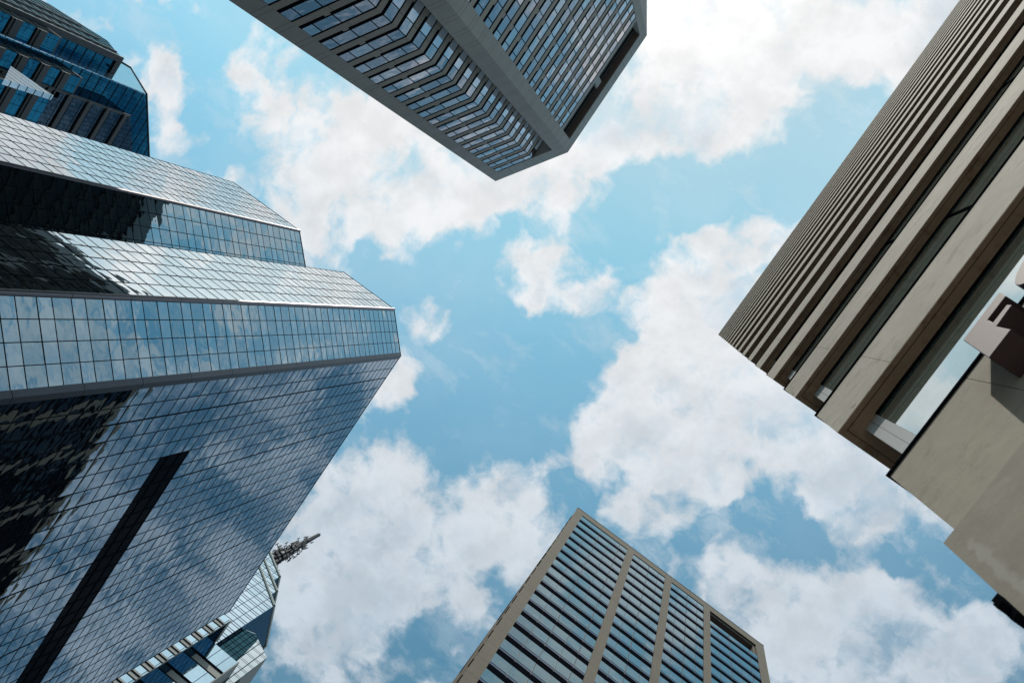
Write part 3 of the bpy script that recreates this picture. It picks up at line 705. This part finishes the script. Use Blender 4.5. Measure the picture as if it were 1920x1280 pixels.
# ------------------------------------------------------------------ sky
SUNP = Vector((0.38, 0.47, 1.0)).normalized()
SKY_STRENGTH = 0.1
def sky():
    w = bpy.data.worlds.new('World'); bpy.context.scene.world = w; w.use_nodes = True
    nt = w.node_tree; nt.nodes.clear(); t = NT(nt)
    out = t.n('ShaderNodeOutputWorld'); bg = t.n('ShaderNodeBackground'); t.l(bg.outputs[0], out.inputs[0])
    bg.inputs['Strength'].default_value = SKY_STRENGTH
    sk = t.n('ShaderNodeTexSky'); sk.sky_type = 'NISHITA'; sk.sun_disc = False
    sk.sun_elevation = math.asin(SUNP.z); sk.sun_rotation = math.atan2(SUNP.x, SUNP.y)
    sk.air_density = 1.0; sk.dust_density = 1.0; sk.ozone_density = 1.0
    tc = t.n('ShaderNodeTexCoord'); sep = t.n('ShaderNodeSeparateXYZ'); t.l(tc.outputs['Generated'], sep.inputs[0])
    z = t.m('MAXIMUM', sep.outputs[2], 0.06)
    u = t.m('DIVIDE', sep.outputs[0], z); v = t.m('DIVIDE', sep.outputs[1], z)
    cb = t.n('ShaderNodeCombineXYZ'); t.l(u, cb.inputs[0]); t.l(v, cb.inputs[1]); P = cb.outputs[0]
    # domain warp
    nz = t.n('ShaderNodeTexNoise'); t.l(P, nz.inputs['Vector']); nz.inputs['Scale'].default_value = 22; nz.inputs['Detail'].default_value = 5; nz.inputs['Roughness'].default_value = 0.6
    vm = t.n('ShaderNodeVectorMath', operation='SUBTRACT'); t.l(nz.outputs['Color'], vm.inputs[0]); vm.inputs[1].default_value = (.5, .5, .5)
    vs = t.n('ShaderNodeVectorMath', operation='SCALE'); t.l(vm.outputs[0], vs.inputs[0]); vs.inputs[3].default_value = 0.04
    va = t.n('ShaderNodeVectorMath', operation='ADD'); t.l(P, va.inputs[0]); t.l(vs.outputs[0], va.inputs[1]); Q = va.outputs[0]
    # broad cloud cover, with unseen clouds added for the glass to mirror, read from a table over the cloud plane (u = x/z, v = y/z)
    su = t.n('ShaderNodeSeparateXYZ'); t.l(Q, su.inputs[0])
    fu = t.m('DIVIDE', t.m('SUBTRACT', su.outputs[0], U0), U1 - U0, clamp=True)
    fv = t.m('MULTIPLY', t.m('DIVIDE', t.m('SUBTRACT', su.outputs[1], V0), V1 - V0, clamp=True), float(NR - 1))
    fa = t.m('MULTIPLY', fu, 2.0, clamp=True); fb = t.m('SUBTRACT', t.m('MULTIPLY', fu, 2.0), 1.0, clamp=True)
    sel = t.m('GREATER_THAN', fu, 0.5)
    v3 = t.n('ShaderNodeCombineXYZ')
    for i in range(3): t.l(fv, v3.inputs[i])
    def val(r, c): return TABLE[r][c] / 99.0
    tot = None
    for r in range(0, NR, 3):
        cols = []
        for half, fac in ((0, fa), (1, fb)):
            cr = t.n('ShaderNodeValToRGB'); t.l(fac, cr.inputs[0]); e = cr.color_ramp
            while len(e.elements) < 32: e.elements.new(0.5)
            for k in range(32):
                e.elements[k].position = k / 31.0
                e.elements[k].color = (val(r, half * 31 + k), val(r + 1, half * 31 + k), val(r + 2, half * 31 + k), 1)
            cols.append(cr.outputs[0])
        cm = t.mix(sel, cols[0], cols[1])
        x = t.n('ShaderNodeVectorMath', operation='SUBTRACT'); t.l(v3.outputs[0], x.inputs[0]); x.inputs[1].default_value = (r, r + 1, r + 2)
        y = t.n('ShaderNodeVectorMath', operation='ABSOLUTE'); t.l(x.outputs[0], y.inputs[0])
        y2 = t.n('ShaderNodeVectorMath', operation='MULTIPLY_ADD'); t.l(y.outputs[0], y2.inputs[0]); y2.inputs[1].default_value = (-1, -1, -1); y2.inputs[2].default_value = (1, 1, 1)
        y3 = t.n('ShaderNodeVectorMath', operation='MAXIMUM'); t.l(y2.outputs[0], y3.inputs[0]); y3.inputs[1].default_value = (0, 0, 0)
        dd = t.n('ShaderNodeVectorMath', operation='DOT_PRODUCT'); t.l(y3.outputs[0], dd.inputs[0]); t.l(cm, dd.inputs[1])
        tot = dd.outputs['Value'] if tot is None else t.m('ADD', tot, dd.outputs['Value'])
    tot = t.m('MULTIPLY_ADD', tot, 2.6, -1.5)
    n1 = t.noise(Q, 13.0, 10, 0.60, '2D'); n2 = t.noise(P, 2.6, 6, 0.55, '2D'); n3 = t.noise(P, 26.0, 8, 0.65, '2D')
    # beyond the mapped part of the sky broad noise, plus unseen cloud added near the sun to whiten reflections
    du = t.m('SUBTRACT', u, 0.20); dv = t.m('SUBTRACT', v, -0.20)
    rr = t.m('SQRT', t.m('ADD', t.m('MULTIPLY', du, du), t.m('MULTIPLY', dv, dv)))
    sd = t.n('ShaderNodeVectorMath', operation='DOT_PRODUCT'); t.l(tc.outputs['Generated'], sd.inputs[0]); sd.inputs[1].default_value = SUNP
    outm = t.smooth(rr, 0.62, 0.85)
    far = t.m('ADD', t.m('MULTIPLY_ADD', n2, 2.6, -0.95), t.m('MULTIPLY', t.smooth(sd.outputs['Value'], 0.80, 0.97), 0.9))
    mx = t.n('ShaderNodeMix', data_type='FLOAT'); t.l(outm, mx.inputs[0]); t.l(tot, mx.inputs[2]); t.l(far, mx.inputs[3])
    cov = mx.outputs[0]
    d = t.m('ADD', cov, t.m('MULTIPLY', t.m('SUBTRACT', n1, 0.5), 2.0))
    d = t.m('ADD', d, t.m('MULTIPLY', t.m('SUBTRACT', n3, 0.5), 0.9))
    al = t.smooth(d, -0.12, 0.74)
    thin = t.m('MULTIPLY', t.smooth(t.noise(Q, 11.0, 8, 0.62, '2D'), 0.50, 0.70), t.m('SUBTRACT', 1.0, t.smooth(d, 0.55, 1.5)))
    al = t.m('MULTIPLY', al, t.m('MULTIPLY_ADD', thin, -0.62, 1.0))
    # haze veil
    mv = t.n('ShaderNodeMapping'); t.l(Q, mv.inputs[0]); mv.inputs['Rotation'].default_value = (0, 0, 0.7); mv.inputs['Scale'].default_value = (1.0, 2.2, 1.0)
    wisp = t.m('MULTIPLY', t.smooth(t.noise(mv.outputs[0], 7.0, 10, 0.66, '2D'), 0.46, 0.74), t.m('MULTIPLY_ADD', t.smooth(u, 0.10, -0.25), 0.36, 0.26))
    veil = t.m('MAXIMUM', wisp, t.m('MULTIPLY', t.smooth(n2, 0.35, 0.75), 0.16))
    al = t.m('MAXIMUM', al, veil)
    s = t.smooth(sd.outputs['Value'], 0.55, 1.0)
    # cloud colour: bright toward the sun, cooler and greyer away; dense parts slightly shaded
    ccol = t.mix(s, (5.6, 6.4, 7.2, 1), (9.3, 9.35, 9.4, 1))
    shade = t.m('MULTIPLY', t.smooth(d, 0.45, 1.25), t.smooth(t.noise(P, 6.0, 5, 0.5, '2D'), 0.40, 0.70))
    hot = t.smooth(sd.outputs['Value'], 0.955, 0.998)
    ccol = t.mix(hot, ccol, (15.0, 14.8, 14.3, 1))
    ccol = t.mix(t.m('MULTIPLY', shade, 0.6), ccol, t.mix(s, (4.3, 5.4, 6.5, 1), (6.3, 7.1, 7.8, 1)))
    br = t.smooth(t.noise(P, 18.0, 6, 0.6, '2D'), 0.3, 0.7)
    bm_ = t.n('ShaderNodeVectorMath', operation='SCALE'); t.l(ccol, bm_.inputs[0]); t.l(t.m('MULTIPLY_ADD', br, 0.14, 0.90), bm_.inputs[3])
    # clear sky: nishita graded to the hazy blue of the photograph
    sc = t.n('ShaderNodeVectorMath', operation='MULTIPLY'); t.l(sk.outputs[0], sc.inputs[0]); t.l(t.mix(t.smooth(sd.outputs['Value'], 0.87, 0.995), (*SKYMUL, 1), (1.08, 1.28, 1.22, 1)), sc.inputs[1])
    dk = t.n('ShaderNodeVectorMath', operation='SCALE'); t.l(sc.outputs[0], dk.inputs[0]); t.l(t.m('MULTIPLY_ADD', t.smooth(sd.outputs['Value'], 0.5, 0.86), 0.34, 0.68), dk.inputs[3])
    sa = t.n('ShaderNodeVectorMath', operation='ADD'); t.l(dk.outputs[0], sa.inputs[0]); sa.inputs[1].default_value = SKYADD
    col = t.mix(al, sa.outputs[0], bm_.outputs[0])
    # below the horizon: dull street grey
    col = t.mix(t.smooth(sep.outputs[2], -0.02, 0.04), (1.2, 1.2, 1.2, 1), col)
    t.l(col, bg.inputs['Color'])
    w.cycles.sampling_method = 'MANUAL'; w.cycles.sample_map_resolution = 512
SKYMUL = (1.30, 2.24, 1.92); SKYADD = (0.0, 0.0, 0.0)
U0, U1, V0, V1, NR = -0.50, 0.96, -0.92, 0.50, 42
TABLE = [
    (57, 57, 57, 57, 57, 57, 57, 57, 57, 57, 57, 57, 57, 57, 57, 57, 57, 57, 57, 57, 57, 57, 57, 57, 57, 57, 57, 57, 57, 57, 57, 57, 57, 57, 57, 57, 57, 57, 57, 57, 57, 57, 57, 57, 57, 57, 57, 57, 57, 57, 57, 57, 57, 57, 57, 57, 57, 57, 57, 57, 57, 57, 57),
    (57, 57, 57, 57, 57, 57, 57, 57, 57, 57, 57, 57, 57, 57, 57, 57, 57, 57, 57, 57, 57, 57, 57, 57, 57, 57, 57, 57, 57, 57, 57, 57, 57, 57, 57, 57, 57, 57, 57, 57, 57, 57, 57, 57, 57, 57, 57, 57, 57, 57, 57, 57, 57, 57, 57, 57, 57, 57, 57, 57, 57, 57, 57),
    (57, 57, 57, 58, 59, 58, 58, 57, 57, 57, 57, 57, 57, 57, 57, 57, 57, 57, 57, 57, 57, 57, 57, 57, 57, 57, 57, 57, 57, 57, 57, 57, 57, 57, 57, 57, 57, 57, 57, 57, 57, 57, 57, 57, 57, 57, 57, 57, 57, 57, 57, 57, 57, 57, 57, 57, 57, 57, 57, 57, 57, 57, 57),
    (58, 60, 62, 63, 63, 63, 62, 60, 59, 57, 57, 57, 57, 57, 57, 57, 57, 57, 57, 57, 57, 57, 57, 57, 57, 57, 57, 57, 57, 57, 57, 57, 57, 57, 57, 57, 57, 57, 57, 57, 57, 57, 57, 57, 57, 57, 57, 57, 57, 57, 57, 57, 57, 57, 57, 57, 57, 57, 57, 57, 57, 57, 57),
    (61, 63, 65, 67, 67, 67, 66, 64, 62, 59, 57, 57, 57, 57, 57, 57, 57, 57, 57, 57, 57, 57, 57, 57, 57, 57, 57, 57, 57, 57, 57, 57, 57, 57, 57, 57, 57, 57, 57, 57, 57, 57, 57, 57, 57, 57, 57, 57, 57, 57, 57, 57, 57, 57, 57, 57, 57, 57, 57, 57, 57, 57, 57),
    (63, 66, 68, 71, 72, 71, 69, 67, 64, 61, 58, 57, 57, 57, 57, 57, 57, 57, 57, 57, 57, 57, 57, 57, 57, 57, 57, 57, 57, 57, 57, 57, 57, 57, 57, 57, 57, 57, 57, 57, 57, 57, 57, 57, 57, 57, 57, 57, 57, 57, 57, 57, 57, 57, 57, 57, 57, 57, 57, 57, 57, 57, 57),
    (64, 67, 70, 74, 78, 76, 73, 70, 66, 62, 59, 57, 57, 57, 57, 57, 57, 57, 57, 57, 57, 57, 57, 57, 57, 57, 57, 57, 57, 57, 57, 57, 57, 57, 57, 57, 57, 57, 57, 57, 57, 57, 57, 57, 57, 57, 57, 57, 57, 57, 57, 57, 57, 57, 57, 57, 57, 57, 57, 57, 57, 57, 57),
    (64, 68, 72, 76, 78, 78, 84, 81, 70, 64, 60, 57, 57, 57, 57, 57, 57, 57, 57, 57, 57, 57, 57, 57, 57, 57, 57, 57, 57, 57, 57, 57, 57, 57, 57, 57, 57, 57, 57, 57, 57, 57, 57, 57, 57, 57, 57, 57, 57, 57, 57, 57, 57, 57, 57, 57, 57, 57, 57, 57, 57, 57, 57),
    (64, 68, 72, 75, 76, 77, 81, 78, 69, 65, 61, 59, 57, 57, 57, 57, 57, 57, 57, 57, 57, 57, 57, 57, 57, 57, 57, 57, 57, 57, 57, 57, 57, 57, 57, 57, 57, 57, 57, 57, 57, 57, 57, 57, 57, 57, 57, 57, 57, 57, 57, 57, 57, 57, 57, 57, 57, 57, 57, 57, 57, 57, 57),
    (62, 66, 70, 73, 75, 76, 75, 73, 74, 71, 67, 61, 58, 57, 57, 57, 57, 57, 57, 57, 57, 57, 57, 57, 57, 57, 65, 68, 62, 57, 57, 57, 57, 57, 57, 57, 57, 57, 57, 57, 57, 57, 57, 57, 57, 57, 57, 57, 57, 57, 57, 57, 57, 57, 57, 57, 57, 57, 57, 57, 57, 57, 57),
    (62, 64, 67, 70, 73, 75, 74, 76, 80, 82, 75, 66, 59, 57, 57, 57, 57, 57, 57, 57, 57, 57, 57, 57, 58, 64, 87, 93, 91, 76, 64, 58, 57, 57, 57, 57, 57, 57, 57, 57, 57, 57, 57, 57, 57, 57, 57, 57, 57, 57, 57, 57, 57, 57, 57, 57, 57, 57, 57, 57, 57, 57, 57),
    (61, 64, 66, 68, 70, 62, 62, 74, 77, 77, 72, 64, 59, 57, 57, 57, 57, 57, 57, 57, 57, 57, 58, 59, 65, 73, 91, 93, 93, 93, 93, 70, 60, 57, 57, 57, 57, 57, 57, 57, 57, 57, 57, 57, 57, 57, 57, 57, 57, 57, 57, 57, 57, 57, 57, 57, 57, 57, 57, 57, 57, 57, 57),
    (60, 62, 64, 66, 67, 67, 67, 67, 66, 65, 62, 60, 58, 57, 57, 57, 57, 57, 57, 57, 57, 59, 72, 74, 59, 83, 93, 93, 93, 93, 93, 86, 64, 58, 57, 57, 57, 57, 57, 57, 57, 57, 57, 57, 57, 57, 57, 57, 57, 57, 57, 57, 57, 57, 57, 57, 57, 57, 57, 57, 57, 57, 57),
    (59, 60, 62, 63, 64, 65, 55, 52, 62, 67, 68, 66, 62, 58, 57, 57, 57, 57, 57, 57, 57, 59, 41, 38, 66, 91, 93, 93, 93, 93, 93, 89, 65, 58, 57, 57, 57, 57, 57, 57, 57, 57, 57, 57, 57, 57, 57, 57, 57, 57, 57, 57, 57, 57, 57, 57, 57, 57, 57, 57, 57, 57, 57),
    (57, 58, 59, 60, 63, 66, 65, 63, 71, 74, 75, 72, 67, 61, 57, 57, 57, 57, 57, 57, 52, 52, 62, 63, 79, 87, 92, 93, 93, 93, 90, 93, 71, 59, 57, 57, 57, 57, 57, 57, 57, 57, 57, 57, 57, 57, 57, 57, 57, 57, 57, 57, 57, 57, 57, 57, 57, 57, 57, 57, 57, 57, 57),
    (57, 57, 57, 58, 62, 64, 67, 70, 71, 73, 73, 69, 65, 59, 57, 57, 57, 57, 57, 57, 57, 63, 74, 82, 83, 87, 89, 93, 93, 93, 93, 93, 73, 58, 57, 57, 57, 57, 57, 57, 57, 57, 57, 57, 57, 57, 57, 57, 57, 57, 57, 57, 57, 57, 57, 57, 57, 57, 57, 57, 57, 57, 57),
    (57, 57, 57, 58, 59, 56, 60, 69, 69, 68, 67, 63, 60, 58, 58, 57, 57, 57, 57, 57, 57, 62, 56, 72, 92, 93, 93, 93, 90, 93, 92, 93, 73, 57, 57, 57, 57, 57, 57, 57, 57, 57, 57, 57, 57, 57, 57, 57, 57, 57, 57, 57, 57, 57, 57, 57, 57, 57, 57, 57, 57, 57, 57),
    (57, 57, 57, 57, 60, 60, 63, 68, 67, 57, 59, 61, 61, 60, 60, 59, 58, 57, 57, 57, 60, 86, 93, 89, 93, 87, 76, 69, 87, 93, 93, 85, 64, 57, 57, 57, 57, 57, 57, 57, 57, 57, 57, 57, 57, 57, 57, 57, 57, 57, 57, 57, 57, 57, 57, 57, 57, 57, 57, 57, 57, 57, 57),
    (57, 57, 57, 57, 58, 60, 63, 64, 65, 60, 62, 63, 63, 62, 62, 61, 60, 58, 57, 57, 40, 77, 93, 93, 93, 93, 76, 53, 69, 68, 48, 41, 56, 57, 57, 57, 57, 57, 57, 57, 57, 57, 57, 57, 57, 57, 57, 57, 57, 57, 57, 57, 57, 57, 57, 57, 57, 57, 57, 57, 57, 57, 57),
    (57, 57, 57, 58, 59, 61, 62, 63, 68, 74, 76, 76, 67, 64, 63, 61, 62, 60, 58, 57, 54, 49, 81, 93, 93, 93, 65, 37, 36, 38, 46, 80, 67, 57, 57, 57, 57, 57, 57, 57, 57, 57, 57, 57, 57, 57, 57, 57, 57, 57, 57, 57, 57, 57, 57, 57, 57, 57, 57, 57, 57, 57, 57),
    (57, 57, 57, 59, 61, 63, 66, 78, 91, 93, 93, 93, 86, 76, 84, 69, 76, 66, 61, 57, 57, 37, 33, 60, 53, 52, 32, 20, 21, 34, 52, 91, 75, 57, 57, 57, 57, 59, 72, 57, 57, 57, 57, 57, 57, 57, 57, 57, 57, 57, 57, 57, 57, 57, 57, 57, 57, 57, 57, 57, 57, 57, 57),
    (57, 57, 58, 61, 64, 80, 91, 93, 93, 93, 93, 93, 93, 93, 93, 66, 43, 65, 83, 91, 79, 90, 92, 63, 28, 28, 21, 15, 18, 31, 39, 66, 66, 59, 51, 50, 57, 57, 62, 62, 59, 57, 57, 57, 57, 57, 57, 61, 70, 57, 57, 57, 57, 57, 57, 57, 57, 57, 57, 57, 57, 57, 57),
    (57, 57, 59, 63, 68, 92, 93, 93, 93, 93, 93, 93, 75, 72, 51, 53, 71, 74, 86, 93, 93, 93, 93, 74, 46, 35, 26, 24, 23, 23, 33, 75, 74, 57, 54, 35, 39, 72, 79, 91, 93, 71, 69, 73, 68, 57, 57, 57, 75, 68, 64, 57, 57, 57, 57, 57, 57, 57, 57, 57, 57, 57, 57),
    (57, 58, 70, 84, 93, 93, 93, 93, 93, 93, 60, 51, 20, 22, 17, 44, 88, 93, 93, 93, 93, 93, 93, 93, 59, 36, 31, 32, 37, 32, 40, 42, 39, 44, 69, 72, 86, 91, 71, 70, 93, 93, 90, 74, 64, 57, 42, 35, 59, 93, 93, 62, 57, 57, 57, 57, 57, 57, 57, 57, 57, 57, 57),
    (57, 58, 66, 75, 93, 92, 76, 65, 58, 44, 79, 93, 84, 81, 73, 66, 79, 93, 93, 93, 93, 93, 93, 93, 66, 37, 38, 46, 92, 60, 48, 47, 37, 54, 93, 93, 93, 93, 93, 93, 93, 93, 93, 93, 85, 69, 62, 57, 49, 48, 53, 57, 57, 57, 57, 57, 57, 57, 57, 57, 57, 57, 57),
    (57, 57, 59, 61, 65, 68, 52, 49, 61, 70, 93, 93, 93, 93, 93, 93, 93, 93, 93, 93, 93, 93, 93, 87, 58, 47, 93, 83, 85, 93, 80, 49, 68, 90, 93, 93, 93, 93, 93, 93, 93, 93, 93, 93, 81, 87, 87, 80, 51, 38, 49, 62, 78, 65, 57, 57, 57, 57, 57, 57, 57, 57, 57),
    (57, 57, 57, 59, 60, 61, 62, 63, 62, 80, 77, 93, 93, 91, 93, 93, 93, 93, 93, 93, 93, 93, 93, 93, 85, 58, 93, 61, 57, 93, 61, 57, 93, 93, 93, 93, 93, 93, 93, 93, 93, 75, 64, 56, 56, 73, 73, 67, 43, 44, 57, 57, 57, 57, 57, 57, 57, 57, 57, 57, 57, 57, 57),
    (57, 57, 57, 57, 57, 58, 58, 58, 58, 57, 62, 79, 70, 65, 74, 86, 87, 88, 93, 89, 90, 93, 86, 92, 92, 47, 26, 29, 42, 70, 78, 90, 93, 85, 78, 77, 77, 78, 77, 75, 69, 61, 60, 58, 57, 57, 57, 57, 57, 57, 57, 57, 57, 57, 57, 57, 57, 57, 57, 57, 57, 57, 57),
    (57, 57, 57, 57, 57, 57, 57, 57, 57, 57, 57, 58, 59, 49, 60, 68, 68, 67, 76, 77, 77, 87, 93, 83, 66, 46, 18, 11, 46, 78, 93, 93, 76, 63, 59, 57, 59, 60, 60, 60, 60, 59, 58, 57, 57, 57, 57, 57, 57, 57, 57, 57, 57, 57, 57, 57, 57, 57, 57, 57, 57, 57, 57),
    (57, 57, 57, 57, 57, 57, 57, 57, 57, 57, 57, 57, 57, 57, 57, 57, 57, 57, 57, 59, 63, 76, 93, 91, 43, 24, 15, 28, 49, 92, 93, 90, 71, 57, 57, 57, 57, 57, 57, 57, 57, 57, 57, 57, 57, 57, 57, 57, 57, 57, 57, 57, 57, 57, 57, 57, 57, 57, 57, 57, 57, 57, 57),
    (57, 57, 57, 57, 57, 57, 57, 57, 57, 57, 58, 63, 66, 65, 65, 68, 68, 61, 57, 64, 80, 84, 93, 59, 26, 30, 35, 58, 84, 88, 79, 69, 58, 57, 57, 57, 57, 57, 57, 57, 57, 57, 57, 57, 57, 57, 57, 57, 57, 57, 57, 57, 57, 57, 57, 57, 57, 57, 57, 57, 57, 57, 57),
    (57, 57, 57, 57, 57, 57, 57, 57, 57, 58, 67, 76, 81, 78, 81, 83, 78, 67, 57, 57, 56, 49, 53, 32, 43, 75, 91, 93, 93, 90, 72, 59, 58, 57, 57, 57, 57, 61, 60, 57, 58, 69, 75, 70, 61, 66, 69, 69, 66, 59, 57, 57, 57, 57, 57, 57, 57, 57, 57, 57, 57, 57, 57),
    (57, 57, 57, 57, 57, 57, 57, 57, 57, 59, 69, 79, 87, 82, 76, 72, 65, 65, 61, 58, 51, 27, 25, 62, 88, 93, 93, 93, 93, 93, 89, 70, 59, 57, 69, 81, 87, 81, 78, 68, 68, 78, 88, 77, 57, 71, 82, 82, 75, 66, 57, 57, 57, 57, 57, 57, 57, 57, 57, 57, 57, 57, 57),
    (57, 57, 57, 57, 57, 57, 57, 57, 57, 57, 63, 69, 73, 72, 72, 62, 60, 73, 71, 62, 51, 39, 29, 61, 93, 93, 93, 93, 93, 93, 93, 93, 69, 57, 57, 69, 79, 78, 63, 79, 80, 76, 68, 64, 62, 76, 79, 60, 75, 50, 23, 33, 46, 58, 67, 66, 62, 57, 57, 57, 57, 57, 57),
    (57, 57, 57, 57, 57, 57, 57, 57, 57, 57, 57, 57, 58, 63, 70, 76, 82, 84, 80, 74, 66, 40, 43, 72, 93, 93, 93, 93, 93, 93, 92, 80, 59, 57, 57, 57, 57, 58, 57, 57, 33, 22, 33, 67, 66, 67, 71, 71, 67, 42, 20, 31, 44, 62, 82, 79, 72, 63, 57, 57, 57, 57, 57),
    (57, 57, 57, 57, 57, 57, 57, 57, 57, 57, 57, 57, 57, 63, 71, 78, 85, 88, 82, 75, 67, 71, 93, 93, 93, 93, 93, 92, 83, 74, 70, 63, 58, 57, 57, 57, 57, 57, 57, 54, 30, 27, 45, 72, 44, 61, 73, 74, 65, 57, 57, 59, 69, 78, 86, 83, 74, 64, 57, 57, 57, 57, 57),
    (57, 57, 57, 57, 57, 57, 57, 57, 57, 57, 57, 57, 57, 60, 67, 72, 76, 78, 77, 71, 76, 85, 93, 93, 93, 90, 76, 69, 62, 61, 59, 57, 57, 57, 57, 57, 57, 57, 57, 57, 57, 57, 57, 57, 45, 65, 77, 79, 67, 57, 57, 57, 62, 69, 72, 71, 66, 58, 57, 57, 57, 57, 57),
    (57, 57, 57, 57, 57, 57, 57, 57, 57, 57, 57, 57, 57, 57, 59, 64, 73, 79, 79, 75, 93, 93, 93, 93, 74, 64, 61, 58, 57, 57, 57, 57, 57, 57, 57, 57, 57, 57, 57, 57, 57, 57, 57, 57, 57, 57, 59, 60, 57, 57, 57, 57, 57, 57, 58, 57, 57, 57, 57, 57, 57, 57, 57),
    (57, 57, 57, 57, 57, 57, 57, 57, 57, 57, 57, 57, 57, 57, 57, 61, 69, 76, 82, 77, 93, 93, 87, 64, 57, 57, 57, 57, 57, 57, 57, 57, 57, 57, 57, 57, 57, 57, 57, 57, 57, 57, 57, 57, 57, 57, 57, 57, 57, 57, 57, 57, 57, 57, 57, 57, 57, 57, 57, 57, 57, 57, 57),
    (57, 57, 57, 57, 57, 57, 57, 57, 57, 57, 57, 57, 57, 57, 57, 59, 66, 71, 74, 71, 65, 60, 58, 57, 57, 57, 57, 57, 57, 57, 57, 57, 57, 57, 57, 57, 57, 57, 57, 57, 57, 57, 57, 57, 57, 57, 57, 57, 57, 57, 57, 57, 57, 57, 57, 57, 57, 57, 57, 57, 57, 57, 57),
    (57, 57, 57, 57, 57, 57, 57, 57, 57, 57, 57, 57, 57, 57, 57, 57, 57, 61, 62, 61, 57, 57, 57, 57, 57, 57, 57, 57, 57, 57, 57, 57, 57, 57, 57, 57, 57, 57, 57, 57, 57, 57, 57, 57, 57, 57, 57, 57, 57, 57, 57, 57, 57, 57, 57, 57, 57, 57, 57, 57, 57, 57, 57),
    (57, 57, 57, 57, 57, 57, 57, 57, 57, 57, 57, 57, 57, 57, 57, 57, 57, 57, 57, 57, 57, 57, 57, 57, 57, 57, 57, 57, 57, 57, 57, 57, 57, 57, 57, 57, 57, 57, 57, 57, 57, 57, 57, 57, 57, 57, 57, 57, 57, 57, 57, 57, 57, 57, 57, 57, 57, 57, 57, 57, 57, 57, 57),
]
sky()

# ------------------------------------------------------------------ sun and camera
sl = bpy.data.lights.new('sun', 'SUN'); sl.energy = 3.0; sl.angle = math.radians(0.53); sl.color = (1.0, 0.95, 0.87)
so = bpy.data.objects.new('sun', sl); C.objects.link(so); so.rotation_euler = SUNP.to_track_quat('Z', 'Y').to_euler(); so.location = (0, 0, 400)

cam = bpy.data.cameras.new('camera'); co = bpy.data.objects.new('camera', cam); C.objects.link(co)
Rm = Matrix(((-0.80209343, 0.57724013, -0.15310116), (0.56245198, 0.81635001, 0.13122663), (0.20073341, 0.01914397, -0.97945883)))
co.matrix_world = Matrix.Translation((0, 0, EYE)) @ Rm.to_4x4()
cam.lens = 33.0; cam.sensor_width = 36; cam.clip_start = 0.05; cam.clip_end = 9000
cam.dof.use_dof = True; cam.dof.focus_distance = 90; cam.dof.aperture_fstop = 6.3
bpy.context.scene.camera = co
vs = bpy.context.scene.view_settings; vs.view_transform = 'Standard'; vs.look = 'None'; vs.exposure = 0; vs.gamma = 1
cy = bpy.context.scene.cycles; cy.max_bounces = 8; cy.glossy_bounces = 5; cy.sample_clamp_indirect = 6; cy.caustics_reflective = False
